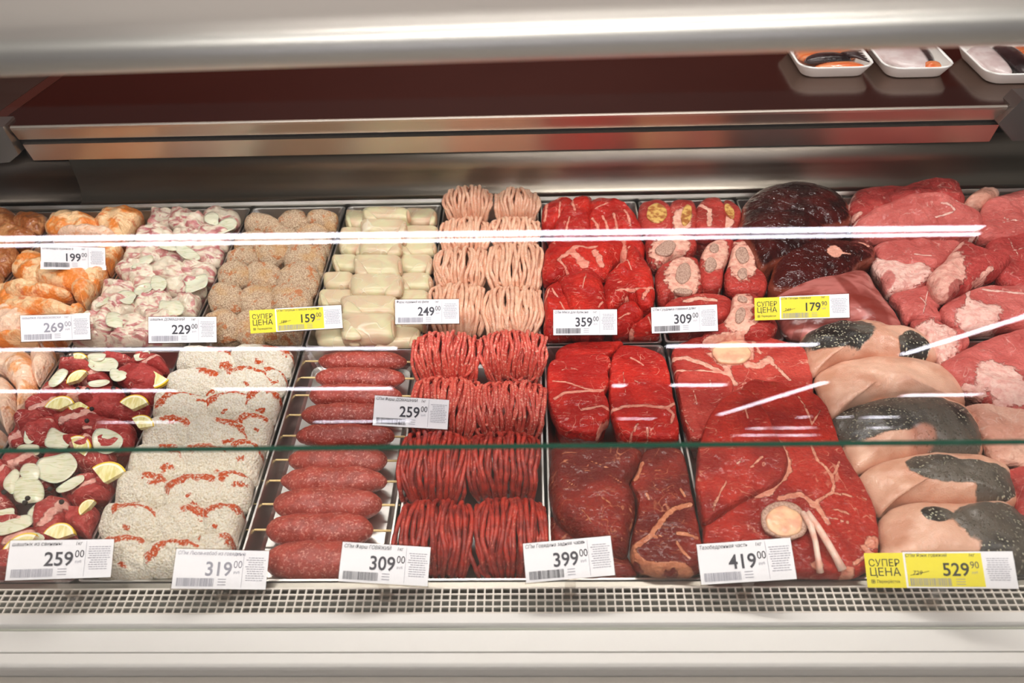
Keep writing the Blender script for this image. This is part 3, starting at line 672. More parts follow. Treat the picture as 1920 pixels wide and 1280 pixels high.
piece('beef_leg_slice', [(1325,780),(1352,740),(1390,724),(1415,740),(1438,780),(1455,818),(1472,850),(1474,880),(1460,905),(1425,928),(1390,942),(1325,984),(1311,950),(1303,905),(1307,840)], .022, .010, M_LEG,
      'round smooth beef slice overlapping the large one with the long tendons', group=G, seed=10, e=.08, dome=.003, na=110, nr=30, zb=.010, fat=[([(1408,880),(1420,868),(1428,860)], 3), ([(1362,905),(1350,925),(1342,945)], 2), ([(1345,935),(1335,960)], 3), ([(1395,765),(1402,790)], 2), ([(1375,880),(1390,865)], 1.5)])
# tongues
G = 'beef tongues side by side'
T = [([(1497,632),(1515,612),(1547,602),(1595,596),(1645,602),(1665,611),(1710,617),(1737,637),(1752,676),(1690,676),(1630,672),(1580,680),(1540,697),(1520,705),(1508,670)], [(1573,625,66,29,0),(1716,642,32,24,20)], [], 'with a dark pebbly patch, farthest back', 30),
     ([(1522,705),(1550,682),(1600,670),(1655,665),(1705,671),(1752,680),(1785,700),(1802,728),(1802,765),(1740,755),(1690,752),(1640,760),(1590,775),(1552,790),(1533,745)], [], [], 'plain pale pink without any dark patch', 34),
     ([(1552,788),(1580,765),(1625,749),(1690,740),(1752,740),(1797,755),(1822,780),(1835,815),(1834,856),(1760,862),(1690,862),(1655,872),(1600,890),(1580,850),(1562,820)], [(1660,775,135,42,-8),(1780,800,72,60,20),(1800,850,40,40,0)], [(1730,820,26,22,0)], 'nearly all dark and pebbled, the third from the back', 34),
     ([(1602,893),(1630,868),(1665,857),(1715,847),(1777,845),(1840,852),(1880,870),(1897,907),(1900,950),(1850,948),(1790,950),(1715,946),(1665,955),(1642,970),(1618,920)], [(1755,877,58,27,8),(1810,885,60,22,0),(1872,900,44,34,0)], [(1640,945,20,18,0)], 'with a dark stippled patch across its middle, second from the front', 32),
     ([(1640,975),(1655,953),(1682,940),(1740,938),(1790,940),(1865,934),(1903,958),(1928,985),(1938,1065),(1905,1078),(1790,1074),(1662,1070),(1645,1020)], [(1755,965,30,16,10),(1868,975,84,42,0),(1900,1020,60,60,0)], [], 'pink with a smooth grey tip, nearest the front', 32)]
for i, (pt, sp, fa, ds, _) in enumerate(T):
    piece('beef_tongue', pt, .004 if i else .010, .032, M_TON, 'beef tongue '+ds, 'tongue', G, seed=20+i, e=.9, amp=.0022, spots=sp, blobs=fa, na=110, nr=26, ns=22)
# pork at the right, front row
G = 'pork pieces at the right end'
piece('pork_piece', [(1755,684),(1785,660),(1815,642),(1865,622),(1960,612),(1960,775),(1880,770),(1830,742),(1795,722)], .014, .016, M_PORK, 'pork cut with a feathery white fat patch, at right beside the pale tongue', group=G, amp=.0035, ns=20, na=110, nr=28, seed=30, e=.3, blobs=[(1868,708,46,30,10),(1905,738,50,22,0)], fat=[([(1812,718),(1850,735)], 8)])
piece('pork_piece', [(1800,758),(1850,752),(1960,765),(1960,875),(1900,872),(1860,862),(1838,820),(1820,780)], .010, .012, M_SKIN, 'pale pork piece with creamy skin, beside the dark tongue', group=G, amp=.0035, ns=20, na=110, nr=28, seed=31, e=.4, corr=.0008)
piece('pork_piece', [(1866,880),(1960,872),(1960,985),(1925,985),(1905,960),(1890,905)], .008, .010, M_PORKD, 'reddish pork piece at the right edge beside the front tongues', group=G, amp=.0035, ns=20, na=110, nr=28, seed=32, e=.4)
# pork at the right, back row
piece('pork_piece', [(1585,398),(1589,372),(1600,355),(1620,347),(1680,344),(1700,356),(1680,385),(1610,430)], .012, .020, M_PORKD, 'brown pork piece edged with white fat, leftmost at the back wall', group=G, amp=.0035, ns=20, na=110, nr=28, seed=33, e=.6, fat=[([(1586,400),(1590,372),(1602,354)], 14), ([(1590,410),(1612,400)], 12)])
piece('pork_piece', [(1660,372),(1677,350),(1727,331),(1775,331),(1797,352),(1804,384),(1760,400),(1690,390)], .026, .016, M_PORKD, 'dark red pork piece topmost at the back wall', group=G, amp=.0035, ns=20, na=110, nr=28, seed=34, e=.5, corr=.001)
piece('pork_piece', [(1805,378),(1828,349),(1862,352),(1864,372),(1840,390),(1812,392)], .022, .018, M_SKIN, 'small pale pink pork knob at the back wall', group=G, amp=.0035, ns=20, na=110, nr=28, seed=35, e=.8)
piece('pork_piece', [(1830,395),(1852,366),(1960,348),(1960,440),(1845,450),(1832,425)], .022, .016, M_PORK, 'wide pork slice at the back right corner', group=G, amp=.0035, ns=20, na=110, nr=28, seed=36, e=.3, fat=[([(1832,392),(1834,420),(1838,440)], 4), ([(1870,420),(1900,415),(1920,422)], 2), ([(1880,410),(1905,418)], 2)])
piece('pork_piece', [(1592,424),(1615,396),(1652,375),(1692,358),(1740,352),(1778,368),(1815,386),(1834,402),(1842,434),(1830,450),(1740,456),(1640,454),(1615,445)], .024, .018, M_PORK, 'largest pork slice at the back with a white fat rim on its left', group=G, amp=.0035, ns=20, na=110, nr=28, seed=37, e=.3, dome=.008, slope=(0, .25),
      fat=[([(1594,426),(1615,398),(1650,378),(1690,360)], 8), ([(1762,392),(1785,405)], 6), ([(1790,386),(1805,390)], 4), ([(1750,420),(1780,410)], 3), ([(1824,440),(1838,430)], 6)], spots=[(1715,392,50,5,-14)])
piece('pork_piece', [(1842,452),(1880,438),(1960,428),(1960,545),(1880,530),(1855,500)], .018, .014, M_PORKD, 'reddish pork slice at the right edge, third from the back', group=G, amp=.0035, ns=20, na=110, nr=28, seed=38, e=.3, fat=[([(1890,450),(1910,480)], 2), ([(1900,470),(1920,465)], 2)])
piece('pork_piece', [(1634,455),(1690,446),(1795,452),(1785,478),(1757,508),(1675,506),(1645,485)], .014, .014, M_PORK, 'flat pink pork piece just below the largest slice', group=G, amp=.0035, ns=20, na=110, nr=28, seed=39, e=.4, spots=[(1672,460,8,5,40)], fat=[([(1715,478),(1745,482)], 3)])
piece('pork_piece', [(1635,480),(1680,490),(1742,497),(1745,532),(1697,544),(1665,548),(1650,522),(1635,502)], .016, .012, M_PORK, 'pork piece covered in white fat with a round bone end', group=G, amp=.0035, ns=20, na=110, nr=28, seed=40, e=.5, blobs=[(1680,510,64,34,0)], spots=[(1665,523,13,15,0)])
piece('pork_piece', [(1665,549),(1715,535),(1742,535),(1764,560),(1755,580),(1762,605),(1715,600),(1697,606),(1680,572)], .010, .012, M_PORK, 'pinkish pork piece below the bony fat piece', group=G, amp=.0035, ns=20, na=110, nr=28, seed=41, e=.3, fat=[([(1725,560),(1735,575)], 2), ([(1738,550),(1730,590)], 1.5)])
piece('pork_piece', [(1757,577),(1785,552),(1815,537),(1852,530),(1960,536),(1960,620),(1890,612),(1815,622),(1783,612)], .016, .016, M_PORK, 'pork piece with a broad white fat patch at the right, front of the back tray', group=G, amp=.0035, ns=20, na=110, nr=28, seed=42, e=.4, blobs=[(1835,592,42,26,0)], fat=[([(1815,540),(1812,575)], 6), ([(1840,545),(1920,555)], 4)])
piece('pork_piece', [(1797,446),(1825,459),(1865,470),(1890,481),(1872,505),(1827,527),(1815,541),(1764,560),(1742,537),(1738,515),(1762,490),(1775,468)], .032, .018, M_PORKD, 'chunky pork piece with white fat on its left half, lying on top', group=G, amp=.0035, ns=20, na=110, nr=28, seed=43, e=.5, zb=.012, blobs=[(1772,510,38,48,30)], fat=[([(1800,450),(1770,480),(1750,515)], 18), ([(1860,500),(1830,524)], 8)], spots=[(1795,535,16,10,-20)])
piece('pork_piece', [(1702,600),(1740,594),(1785,618),(1802,622),(1815,644),(1775,684),(1752,672),(1722,630)], .012, .014, M_PORK, 'lumpy white fatty pork trimming at the front edge of the back tray', group=G, seed=44, e=.6, amp=.004, blobs=[(1752,638,48,38,20)], ns=60)
# liver
G = 'beef liver slices'
piece('beef_liver', [(1387,414),(1394,377),(1430,347),(1480,337),(1530,342),(1570,362),(1587,387),(1584,424),(1455,440),(1390,430)], .026, .022, M_LIV, 'very dark wet beef liver, the rearmost', 'liver', G, seed=50, e=.7, dome=.006, na=110)
piece('beef_liver', [(1382,430),(1395,402),(1430,387),(1492,381),(1525,392),(1538,417),(1545,452),(1500,480),(1450,498),(1425,508),(1410,475),(1395,450)], .030, .018, M_LIV, 'dark glossy beef liver in front of the rearmost one', 'liver', G, seed=51, e=.6, dome=.006, zb=-.02)
piece('beef_liver', [(1442,522),(1455,476),(1480,457),(1512,447),(1580,445),(1630,455),(1633,480),(1608,494),(1590,520),(1540,540),(1480,550),(1445,548)], .024, .018, M_LIV, 'dark red beef liver with a pale tag of fat, in the middle', 'liver', G, seed=52, e=.5, dome=.004, blobs=[(1563,478,14,11,20)], fat=[([(1560,478),(1590,482)], 5), ([(1612,456),(1630,462)], 7)])
piece('beef_liver', [(1448,566),(1462,532),(1500,508),(1540,498),(1575,503),(1615,504),(1640,540),(1665,575),(1687,612),(1670,640),(1600,640),(1520,640),(1470,620)], .012, .024, M_LIV2, 'smooth pinkish brown beef liver, the frontmost', 'liver', G, seed=53, e=.7, dome=.006, spots=[(1640,585,18,50,-40),(1600,560,10,60,-45)], na=110)
# brisket on the bone
G = 'beef brisket pieces on the bone'
def brisk(pts, z, ds, seed, bones=(), mat=M_BRIS, bm=M_BONE, **k):
    h = k.pop('h', .014)
    o = piece('brisket_piece', pts, z, h, mat, 'brisket piece '+ds, group=G, seed=seed, e=.3, **k)
    for (bx, by, rx, ry, rot) in bones: disc('bone', bx, by, rx, ry, z+h+.0016, bm, o, rot, .0012, seed)
    return o
brisk([(1196,386),(1214,374),(1240,373),(1262,400),(1258,440),(1205,440)], .014, 'with a yellow fat knuckle, left end of the back row', 60, [(1231,399,19,19,10)], bm=M_YFAT)
brisk([(1254,380),(1288,372),(1304,390),(1304,440),(1258,440)], .016, 'with yellow and white fat, second in the back row', 61, [(1287,402,10,20,10)], bm=M_YFAT, blobs=[(1280,412,18,22,0)])
brisk([(1303,390),(1320,369),(1345,368),(1360,400),(1354,440),(1305,440)], .018, 'lean and dark red, third in the back row', 62, fat=[([(1306,385),(1330,395),(1330,425)], 10)])
brisk([(1350,376),(1370,376),(1388,402),(1382,440),(1355,440)], .014, 'with a thin yellow bone, right end of the back row', 63, [(1368,395,8,15,-25)], bm=M_YFAT, blobs=[(1362,418,14,10,0)])
brisk([(1210,440),(1255,430),(1300,445),(1300,472),(1265,482),(1235,503),(1215,493)], .014, 'with a flat grey bone, left of the second row', 64, [(1248,465,20,13,-25)], blobs=[(1255,465,40,24,-20)])
brisk([(1228,508),(1258,484),(1295,478),(1309,492),(1313,548),(1262,560),(1245,574),(1232,560)], .016, 'with a wide triangular bone ringed by fat, at the left', 65, [(1281,512,14,21,20),(1281,545,17,6,5)], blobs=[(1281,518,34,40,5)])
brisk([(1310,484),(1320,460),(1340,447),(1371,447),(1366,475),(1356,502),(1353,538),(1340,546),(1315,540),(1311,515)], .020, 'with two oval bones, upright in the centre', 66, [(1339,464,9,10,0),(1332,495,11,14,10)], blobs=[(1340,475,26,34,0)], fat=[([(1345,540),(1356,535)], 10)])
brisk([(1359,507),(1367,470),(1370,447),(1400,447),(1415,475),(1417,507),(1436,528),(1434,549),(1400,552),(1365,547),(1355,522)], .018, 'with two oval bones beside the liver tray', 67, [(1392,477,12,16,-10),(1393,512,9,11,0)], blobs=[(1390,490,26,40,-10)])
brisk([(1242,574),(1262,558),(1300,548),(1345,550),(1372,562),(1372,590),(1345,606),(1262,608),(1244,595)], .012, 'behind the 309 price card', 68, fat=[([(1285,568),(1310,562),(1340,566)], 10)])
brisk([(1370,552),(1387,546),(1415,552),(1452,604),(1451,624),(1430,634),(1380,632),(1322,642),(1316,632),(1345,618),(1365,585)], .020, 'with a thick curved rim of fat, nearest the front', 69, [(1388,590,9,16,15),(1392,560,10,6,20)], blobs=[(1385,585,26,40,20)], fat=[([(1316,634),(1350,628),(1395,620),(1420,600),(1424,570)], 9)])
# beef pieces for broth
G = 'loose beef pieces in the back row'
beef = [([(1014,392),(1030,377),(1065,367),(1079,385),(1067,405),(1045,430),(1016,432)], .016, 'with grey sinew, left end at the back wall', [([(1025,385),(1022,415)], 6), ([(1045,375),(1065,372)], 5), ([(1050,385),(1048,415)], 3)]),
        ([(1050,402),(1066,382),(1082,365),(1108,366),(1106,405),(1104,440),(1040,440)], .022, 'smooth and folded, second at the back wall', [([(1070,370),(1078,400)], 6), ([(1068,410),(1060,435)], 3)]),
        ([(1103,377),(1122,366),(1160,376),(1175,385),(1192,407),(1198,440),(1107,440),(1101,402)], .020, 'with parallel pale sinews, right end at the back wall', [([(1110,410),(1125,432)], 4), ([(1130,408),(1140,432)], 4), ([(1150,405),(1158,432)], 4), ([(1115,397),(1140,385)], 3), ([(1170,395),(1185,430)], 5)]),
        ([(1160,446),(1200,448),(1208,478),(1192,500),(1165,500)], .012, 'pale and fatty, at right in the second row', [([(1165,455),(1172,495)], 16), ([(1180,470),(1200,480)], 8)]),
        ([(1019,485),(1025,462),(1045,448),(1160,446),(1162,480),(1150,498),(1135,524),(1110,522),(1060,525),(1020,525)], .018, 'wide with a pale fatty hollow, second row', [([(1050,490),(1075,470),(1118,466)], 10), ([(1075,480),(1098,500)], 16), ([(1115,475),(1128,500)], 12), ([(1045,492),(1066,512)], 5)]),
        ([(1018,590),(1016,545),(1037,527),(1060,520),(1080,540),(1085,600),(1075,640),(1022,640)], .012, 'marbled, by the left tray wall behind the 359 card', [([(1035,545),(1045,560)], 3), ([(1050,570),(1060,590)], 2), ([(1022,560),(1030,545)], 3)]),
        ([(1045,520),(1075,511),(1100,498),(1124,515),(1134,547),(1139,590),(1132,636),(1070,636),(1062,575)], .020, 'smooth pointed one in the centre above the 359 card', [([(1098,518),(1092,545)], 2), ([(1130,570),(1122,580)], 3)]),
        ([(1132,532),(1150,502),(1170,488),(1175,465),(1187,454),(1205,480),(1225,510),(1233,532),(1227,565),(1220,577),(1200,577),(1185,562),(1150,579),(1135,575)], .024, 'large triangular one with a white seam, at the right', [([(1155,548),(1190,545),(1215,543),(1232,535)], 4), ([(1205,560),(1215,545)], 7), ([(1155,505),(1175,490),(1184,510)], 2), ([(1172,560),(1178,553)], 6)]),
        ([(1155,580),(1185,562),(1200,578),(1206,588),(1190,612),(1177,640),(1150,640)], .014, 'small oblong one right of the 359 card', [([(1160,600),(1180,590)], 3)]),
        ([(1179,622),(1200,600),(1222,586),(1232,600),(1238,638),(1200,642)], .012, 'small one with a pink fat corner in the front right', [([(1184,618),(1198,634)], 12), ([(1215,600),(1222,615)], 2)])]
for i, (pt, z, ds, fa) in enumerate(beef):
    piece('beef_piece', pt, z, .016, M_BEEF, 'raw red beef piece '+ds, group=G, seed=80+i, e=.38, dome=.002, fat=fa, amp=.0035, ns=26, na=100, nr=26, corr=.0005)

# ------------------------------------------------------------------ cabbage rolls
R = [(1000,215,1150,355,0),(1440,205,1672,335,0),(1130,195,1475,305,1),(965,350,1140,455,0),(1430,335,1690,455,0),(1118,285,1450,400,2),(1112,385,1440,470,1),
     (958,455,1125,555,0),(1400,442,1670,570,0),(1108,440,1412,560,1),(905,550,1090,680,0),(1400,552,1645,700,0),(1065,550,1412,715,1),(842,680,1070,815,0),(1390,688,1640,825,0),
     (1038,695,1420,862,1),(805,812,1060,950,0),(1385,820,1622,960,0),(972,855,1382,1015,1),(780,1075,1115,1235,0),(1340,1050,1592,1125,0),(1110,1090,1550,1245,0),(960,985,1362,1185,1)]
rows_ = ['back', 'back', 'back', 'second', 'second', 'second', 'second', 'third', 'third', 'third', 'fourth', 'fourth', 'fourth', 'fifth', 'fifth', 'fifth', 'sixth', 'sixth', 'sixth', 'front', 'front', 'front', 'front']
pos_ = ['at the left', 'at the right', 'in the middle', 'at the left', 'at the right', 'in the middle, upper of two', 'in the middle, lower of two'] + ['at the left', 'at the right', 'in the middle']*4 + ['at the left', 'beside the 249 price card, half hidden', 'at the right', 'in the middle, lying on top']
for i, (x0, y0, x1, y1, up) in enumerate(R):
    x0, x1 = 398+x0/4, 402+x1/4; y0, y1 = 338+y0/4, 341+y1/4; z = .002+.016*min(up, 1)+.004*(up == 2)
    rs = random.Random(i+5); j = lambda q=1.6: rs.uniform(-q, q); cx, cy = (x0+x1)/2, (y0+y1)/2; ta = .0 if up else .06
    pts = [(x0+2+j(), cy+(y1-y0)*.30+j()), (x0+j(), cy-(y1-y0)*.05), (x0+3+j(), y0+2), (cx-(x1-x0)*.3, y0+j(.8)), (cx+(x1-x0)*.2, y0+j(.8)), (x1-3+j(), y0+2), (x1+j(), cy-(y1-y0)*.1), (x1-2+j(), cy+(y1-y0)*.3), (x1-9, y1-1+j(.8)), (cx, y1+1.5+j(.8)), (x0+9, y1-1+j(.8))]
    o = slab('cabbage_roll', pts, z, .013, M_CAB, e=.42, amp=.0008, seed=200+i, na=72, nr=14, spots=[(x1-6, y1-8, 16, 10, 0)] if i % 2 else (), zb=None if not up else -.006,
             label='pale cabbage roll, %s row, %s' % (rows_[i], pos_[i]), cat='cabbage roll', group='stuffed cabbage rolls')
    slab('rolled_end', oval(x1-4.5, cy+1, 5, (y1-y0)*.34, 0), z+.004, .0105, M_CAB, zb=z-.002, e=.8, amp=.0003, seed=350+i, na=30, nr=7, parent=o, spots=[(x1-4.5, cy, 4.5, (y1-y0)*.22, 0)])
    # overlapping leaf flap
    f0, f1 = cx+(x1-x0)*rs.uniform(.12, .3), x1-3; zz = z+.0125
    fl = [(f0, y1-3), (f0+(f1-f0)*.35, y0+(y1-y0)*.45), (f1, y0+(y1-y0)*.18), (f1+1.5, cy), (f1-3, y1-4)]
    if i % 2 == 0: fl = [(2*cx-a, b_) for a, b_ in fl]
    slab('leaf_flap', fl, z+.0078, .0060, M_CAB, zb=z+.003, e=.5, amp=.0004, seed=300+i, na=40, nr=7, parent=o)

# ------------------------------------------------------------------ cutlets in the back row
C = [(380,325,125,85),(610,300,108,82),(845,295,125,80),(740,395,125,65),(520,400,115,70),(300,450,120,75),(860,470,95,85),(450,530,130,95),(640,480,110,70),(230,575,122,75),(720,590,165,115),(170,700,122,95),(385,720,135,115),(655,745,165,130),
     (110,880,125,115),(335,905,130,115),(605,900,155,125),(85,1080,130,115),(300,1100,135,120),(555,1140,150,110),(760,1010,70,60)]
crow = ['first']*3+['second']*4+['third']*4+['fourth']*3+['fifth']*3+['sixth']*4
cpos = ['left', 'middle', 'right', 'right but one', 'left but one', 'leftmost', 'rightmost', 'left but one', 'right but one', 'leftmost', 'rightmost', 'left', 'middle', 'right', 'left', 'middle', 'right', 'leftmost', 'left but one', 'right but one', 'rightmost']
for i, (a, b_, rx, ry) in enumerate(C):
    slab('meat_cutlet', oval(400+a/4, 340+b_/4, rx/4*1.10, ry/4*1.18, -18 if i % 2 else 14, 12, .85, .05, i), .006+(i % 3)*.002, 0.016, M_GRAIN, slope=(0, .30), e=.7, amp=.0016, ns=50, seed=400+i, na=64, nr=16,
         label='grainy beige cutlet with orange spots, %s row from the back wall, %s' % (crow[i], cpos[i]), cat='cutlet', group='round mince cutlets')

# ------------------------------------------------------------------ breaded cutlets
BC = [(395,678,62,30),(500,676,66,30),(372,722,56,34),(462,722,60,36),(508,716,34,28),(345,768,58,36),(438,768,62,36),(496,762,42,34),(318,818,58,38),(412,820,62,38),(478,812,44,36),(302,872,60,42),(392,872,62,42),(462,866,42,42),
      (276,926,58,42),(368,930,66,42),(440,922,40,42),(250,984,60,44),(346,990,66,44),(424,982,46,42),(238,1048,62,48),(334,1054,66,46),(416,1046,40,48)]
brow = ['eighth', 'eighth', 'seventh', 'seventh', 'seventh', 'sixth', 'sixth', 'sixth', 'fifth', 'fifth', 'fifth', 'fourth', 'fourth', 'fourth', 'third', 'third', 'third', 'second', 'second', 'second', 'first', 'first', 'first']
bpos = ['left', 'right']+['left', 'middle', 'right']*7
for i, (a, b_, rx, ry) in enumerate(BC):
    rs = random.Random(i*3); ln = []; st_ = []
    for s_ in range(2):
        qx, qy = a+rs.uniform(-.5, .5)*rx, b_+rs.uniform(-.4, .6)*ry; st_.append(([(qx, qy), (qx+rs.uniform(4, 18), qy+rs.uniform(-8, 8))], rs.choice([4, 5, 9])))
    for s_ in range(5): q = radians(200+s_*35+rs.uniform(-8, 8)); ln.append((a+rx*.86*cos(q), b_+ry*.86*sin(q)))
    k = rs.randint(0, 2); ln2 = ln[k:k+3]
    slab('breaded_cutlet', oval(a, b_, rx*1.02, ry*1.12, rs.uniform(-15, 15), 12, .8, .06, i), .006+(i % 2)*.003, .018, M_CRUMB, slope=(0, .36), e=.75, amp=.0018, ns=60, seed=500+i, na=80, nr=20, fat=[(ln[k:k+4], rs.choice([5, 7, 10])), (ln2[:2], 14)]+st_[:1],
         blobs=[(a+rx*rs.uniform(-.6, .6), b_+ry*.5, 8, 10, 0)] if i % 3 == 0 else (), label='crumb-coated cutlet dusted with paprika, %s row from the front, %s' % (brow[i], bpos[i]), cat='cutlet', group='breaded cutlets')

# ------------------------------------------------------------------ pork in mayonnaise with onion
rs = random.Random(4); rowsM = [(412, 4, 360), (440, 3, 0), (470, 3, 0), (502, 3, 0), (535, 3, 0), (570, 3, 0), (605, 3, 0), (636, 3, 0)]
def colx(k, py, z=.0):                    # pixel x of the tray border k at row py
    y = P(960, py, z)[1]; q = np.array([k*W_, y, z])-CAM; return 960+F*float(np.dot(q, RT))/float(np.dot(q, FW))
for ri in range(8):
    py = 412+ri*32.5; xa_, xb_ = colx(-4, py)+8, colx(-3, py)-6
    for ci in range(3):
        cx = xa_+(xb_-xa_)*(ci+.5)/3+rs.uniform(-6, 6)+(6 if ri % 2 else -6); ww = (xb_-xa_)/3*.66
        slab('coated_pork_piece', oval(cx, py+rs.uniform(-4, 4), ww*1.0, 26, rs.uniform(-30, 20), 10, .9, .13, ri*3+ci), .005+rs.uniform(0, .006), .017, M_MAYO, slope=(0, .22), e=.7, amp=.0045, ns=38, seed=600+ri*3+ci, na=56, nr=14,
             label='pork piece coated in white mayonnaise, %s row from the back wall, %s' % (ORD[ri], ['left', 'middle', 'right'][ci]), cat='meat', group='pork in mayonnaise')
def onion(px, py, rx, ry, rot, z, label, group, seed, curl=.004):
    pts = oval(px, py, rx, ry, rot, 8, .75, .24, seed); curl = curl*(.6 if seed % 2 else -.45)
    c0 = P(px, py, z); W = crom(np.array([P(a, b_, z) for a, b_ in pts]), 36); C_ = W.mean(axis=0); V = []; Fc = []; na, nr_ = 36, 7
    mr = np.linalg.norm(W[:, :2]-C_[:2], axis=1).max()
    for sd, th in ((0, 0), (1, -.0018)):
        base = len(V); V.append(C_+np.array([0, 0, curl+th]))
        for q in range(1, nr_+1):
            s = q/nr_
            for p in W:
                v = C_+(p-C_)*s*(1 if sd == 0 else .97); v = v+np.array([0, 0, curl*(1-s*s)+th*(1 if q < nr_ else .6)]); V.append(v)
        for j in range(na): Fc.append((base, base+1+j, base+1+(j+1) % na) if sd == 0 else (base, base+1+(j+1) % na, base+1+j))
        for i in range(nr_-1):
            for j in range(na):
                a, b2 = base+1+i*na+j, base+1+i*na+(j+1) % na
                Fc.append((a, a+na, b2+na, b2) if sd == 0 else (a, b2, b2+na, a+na))
    h = 1+nr_*na; o0 = 1+(nr_-1)*na
    for j in range(na): Fc.append((o0+j, h+o0+j, h+o0+(j+1) % na, o0+(j+1) % na))
    V = np.array(V); V[:, 2] += wav(V, 25, seed, 2)*.0014
    o = mesh('onion_slice', V, Fc, M_ON); tag(o, label, 'onion', group)
for i, (a, b_, rx, ry, rot, ds) in enumerate([(1470,600,95,65,-10,'large round, right of centre'),(1280,790,85,65,0,'above the 229 price card'),(1070,640,65,42,-15,'small, near the middle'),(1185,610,58,50,20,'beside the middle one'),(950,710,70,55,15,'square, near the left wall'),(860,880,72,60,10,'right of the 269 price card'),
        (1700,175,75,50,-20,'greenish, at the back right'),(1590,115,60,45,10,'at the back wall'),(1400,375,110,40,25,'curved, below the wide glare'),(1080,440,95,38,-30,'long, left of centre'),(770,745,60,22,-20,'slim, at the left wall'),(1250,335,70,22,10,'thin, just under the glare')]):
    onion(a/4, 380+b_/4, rx/4, ry/4, rot, .026, 'pale onion piece on the mayonnaise pork, '+ds, 'onion pieces in mayonnaise pork', 40+i)

# ------------------------------------------------------------------ chicken
CH = [(560,160,190,100,0,M_CHO,.020,0,'wide thigh at the back wall, left'),(960,150,205,115,8,M_CHO,.024,0,'largest thigh at the back wall, right'),(680,215,195,58,-3,M_CHP,.032,0,'pale skin flap between the two rear thighs'),(880,400,125,105,20,M_CHO,.018,0,'piece right of the 199 price card'),
      (250,470,140,115,-20,M_CHO,.016,0,'piece at left under the 199 price card'),(520,540,200,95,5,M_CHO,.022,0,'piece below the 199 price card'),(745,560,130,85,-25,M_CHO,.016,0,'piece at the right tray wall'),(120,680,150,90,0,M_CHO,.012,0,'piece at the left edge'),
      (300,650,230,85,5,M_CHO,.026,.5,'drumstick pointing right'),(680,660,105,92,0,M_CHO,.022,0,'knobbly joint beside the drumstick'),(300,775,300,78,6,M_CHO,.024,.35,'long wing-shaped piece below the drumstick'),(640,800,90,50,-20,M_CHO,.014,0,'small piece above the 269 price card'),
      (120,880,170,115,0,M_CHP,.020,0,'pale smooth piece left of the 269 price card'),(120,1050,180,80,-10,M_CHO,.016,0,'piece at the front left corner'),(470,1060,110,60,0,M_CHO,.012,0,'piece under the 269 price card')]
for i, (a, b_, rx, ry, rot, m, z, pe, ds) in enumerate(CH):
    slab('chicken_piece', oval(a/4, 380+b_/4, rx/4*1.08, ry/4*1.2, rot, 12, .95, .08, i, pe), z-.006, .020, m, e=.7, amp=.0032, ns=32, seed=700+i, na=72, nr=18, corr=.0004, label='orange marinated chicken, '+ds if m is M_CHO else 'marinated chicken, '+ds, cat='chicken', group='marinated chicken in the back row')
for i, (a, b_, rx, ry, ds) in enumerate([(60,130,100,85,'at the wall, left'),(270,145,130,85,'at the wall, right'),(130,240,150,80,'second row'),(40,400,120,130,'third row'),(-20,560,90,90,'front')]):
    slab('chicken_piece', oval(a/4, 380+b_/4, rx/4*1.1, ry/4*1.2, 0, 12, .95, .08, i+30), .004, .020, M_CHD, e=.85, amp=.003, ns=32, seed=720+i, na=60, nr=16, label='brown chicken piece in the far left tray, '+ds, cat='chicken', group='brown chicken in the far left tray')
DR = [(20,180,90,90,0,.3,'at the left edge, rear'),(335,225,190,100,100,.35,'upright, next to the 269 card'),(60,260,120,90,40,.3,'behind the large ones'),(235,470,230,100,80,.3,'by the right tray wall'),(165,270,170,135,75,.15,'broad, rearmost of the centre'),(70,560,215,95,85,.3,'long, at the front'),(20,780,100,80,20,.2,'small, nearest the green glass edge'),(-30,400,110,120,0,.2,'cut by the photo edge')]
for i, (a, b_, rx, ry, rot, pe, ds) in enumerate(DR):
    slab('chicken_drumstick', oval(a/4, 620+b_/4, rx/4, ry/4, rot, 12, .95, .06, i+50, pe), -.002+.006*(i in (1, 4, 5)), .022, M_CHP, e=.9, amp=.0026, ns=30, seed=740+i, na=72, nr=18, label='pale spiced chicken drumstick, '+ds, cat='chicken', group='chicken drumsticks in the front row')

# ------------------------------------------------------------------ shashlik with lemon, onion and peppercorns
SH = [(600,250,110,60,0),(830,215,150,50,-5),(1160,230,120,60,10),(720,330,120,75,10),(1100,330,170,85,15),(450,420,125,60,-20),(1150,470,120,75,0),(620,480,120,70,0),(800,520,140,120,10),(350,570,150,95,-15),(1020,620,150,70,-20),(610,660,150,95,-10),(250,660,120,80,-30),(760,720,150,60,-30),(150,800,110,110,-40),(370,780,145,115,-20),(900,800,150,110,0),(620,830,110,70,0)]
SH2 = [(30,260,90,115,0),(210,170,140,70,0),(480,170,110,80,0),(740,160,150,80,0),(880,260,110,70,0),(50,500,90,90,0),(690,380,165,110,-15),(300,330,120,80,0),(410,600,110,150,25),(650,600,130,115,0),(860,340,80,60,0),(190,760,170,80,-30),(520,700,90,80,0),(40,1010,170,90,0),(330,1040,190,60,0),(250,900,200,80,0),(560,930,190,110,0),(120,650,140,70,0)]
sh = [(a/4, 620+b_/4, rx/4, ry/4, r) for a, b_, rx, ry, r in SH]+[(a/4, 820+b_/4, rx/4, ry/4, r) for a, b_, rx, ry, r in SH2]
sh.sort(key=lambda t_: t_[1])
nmk = {}
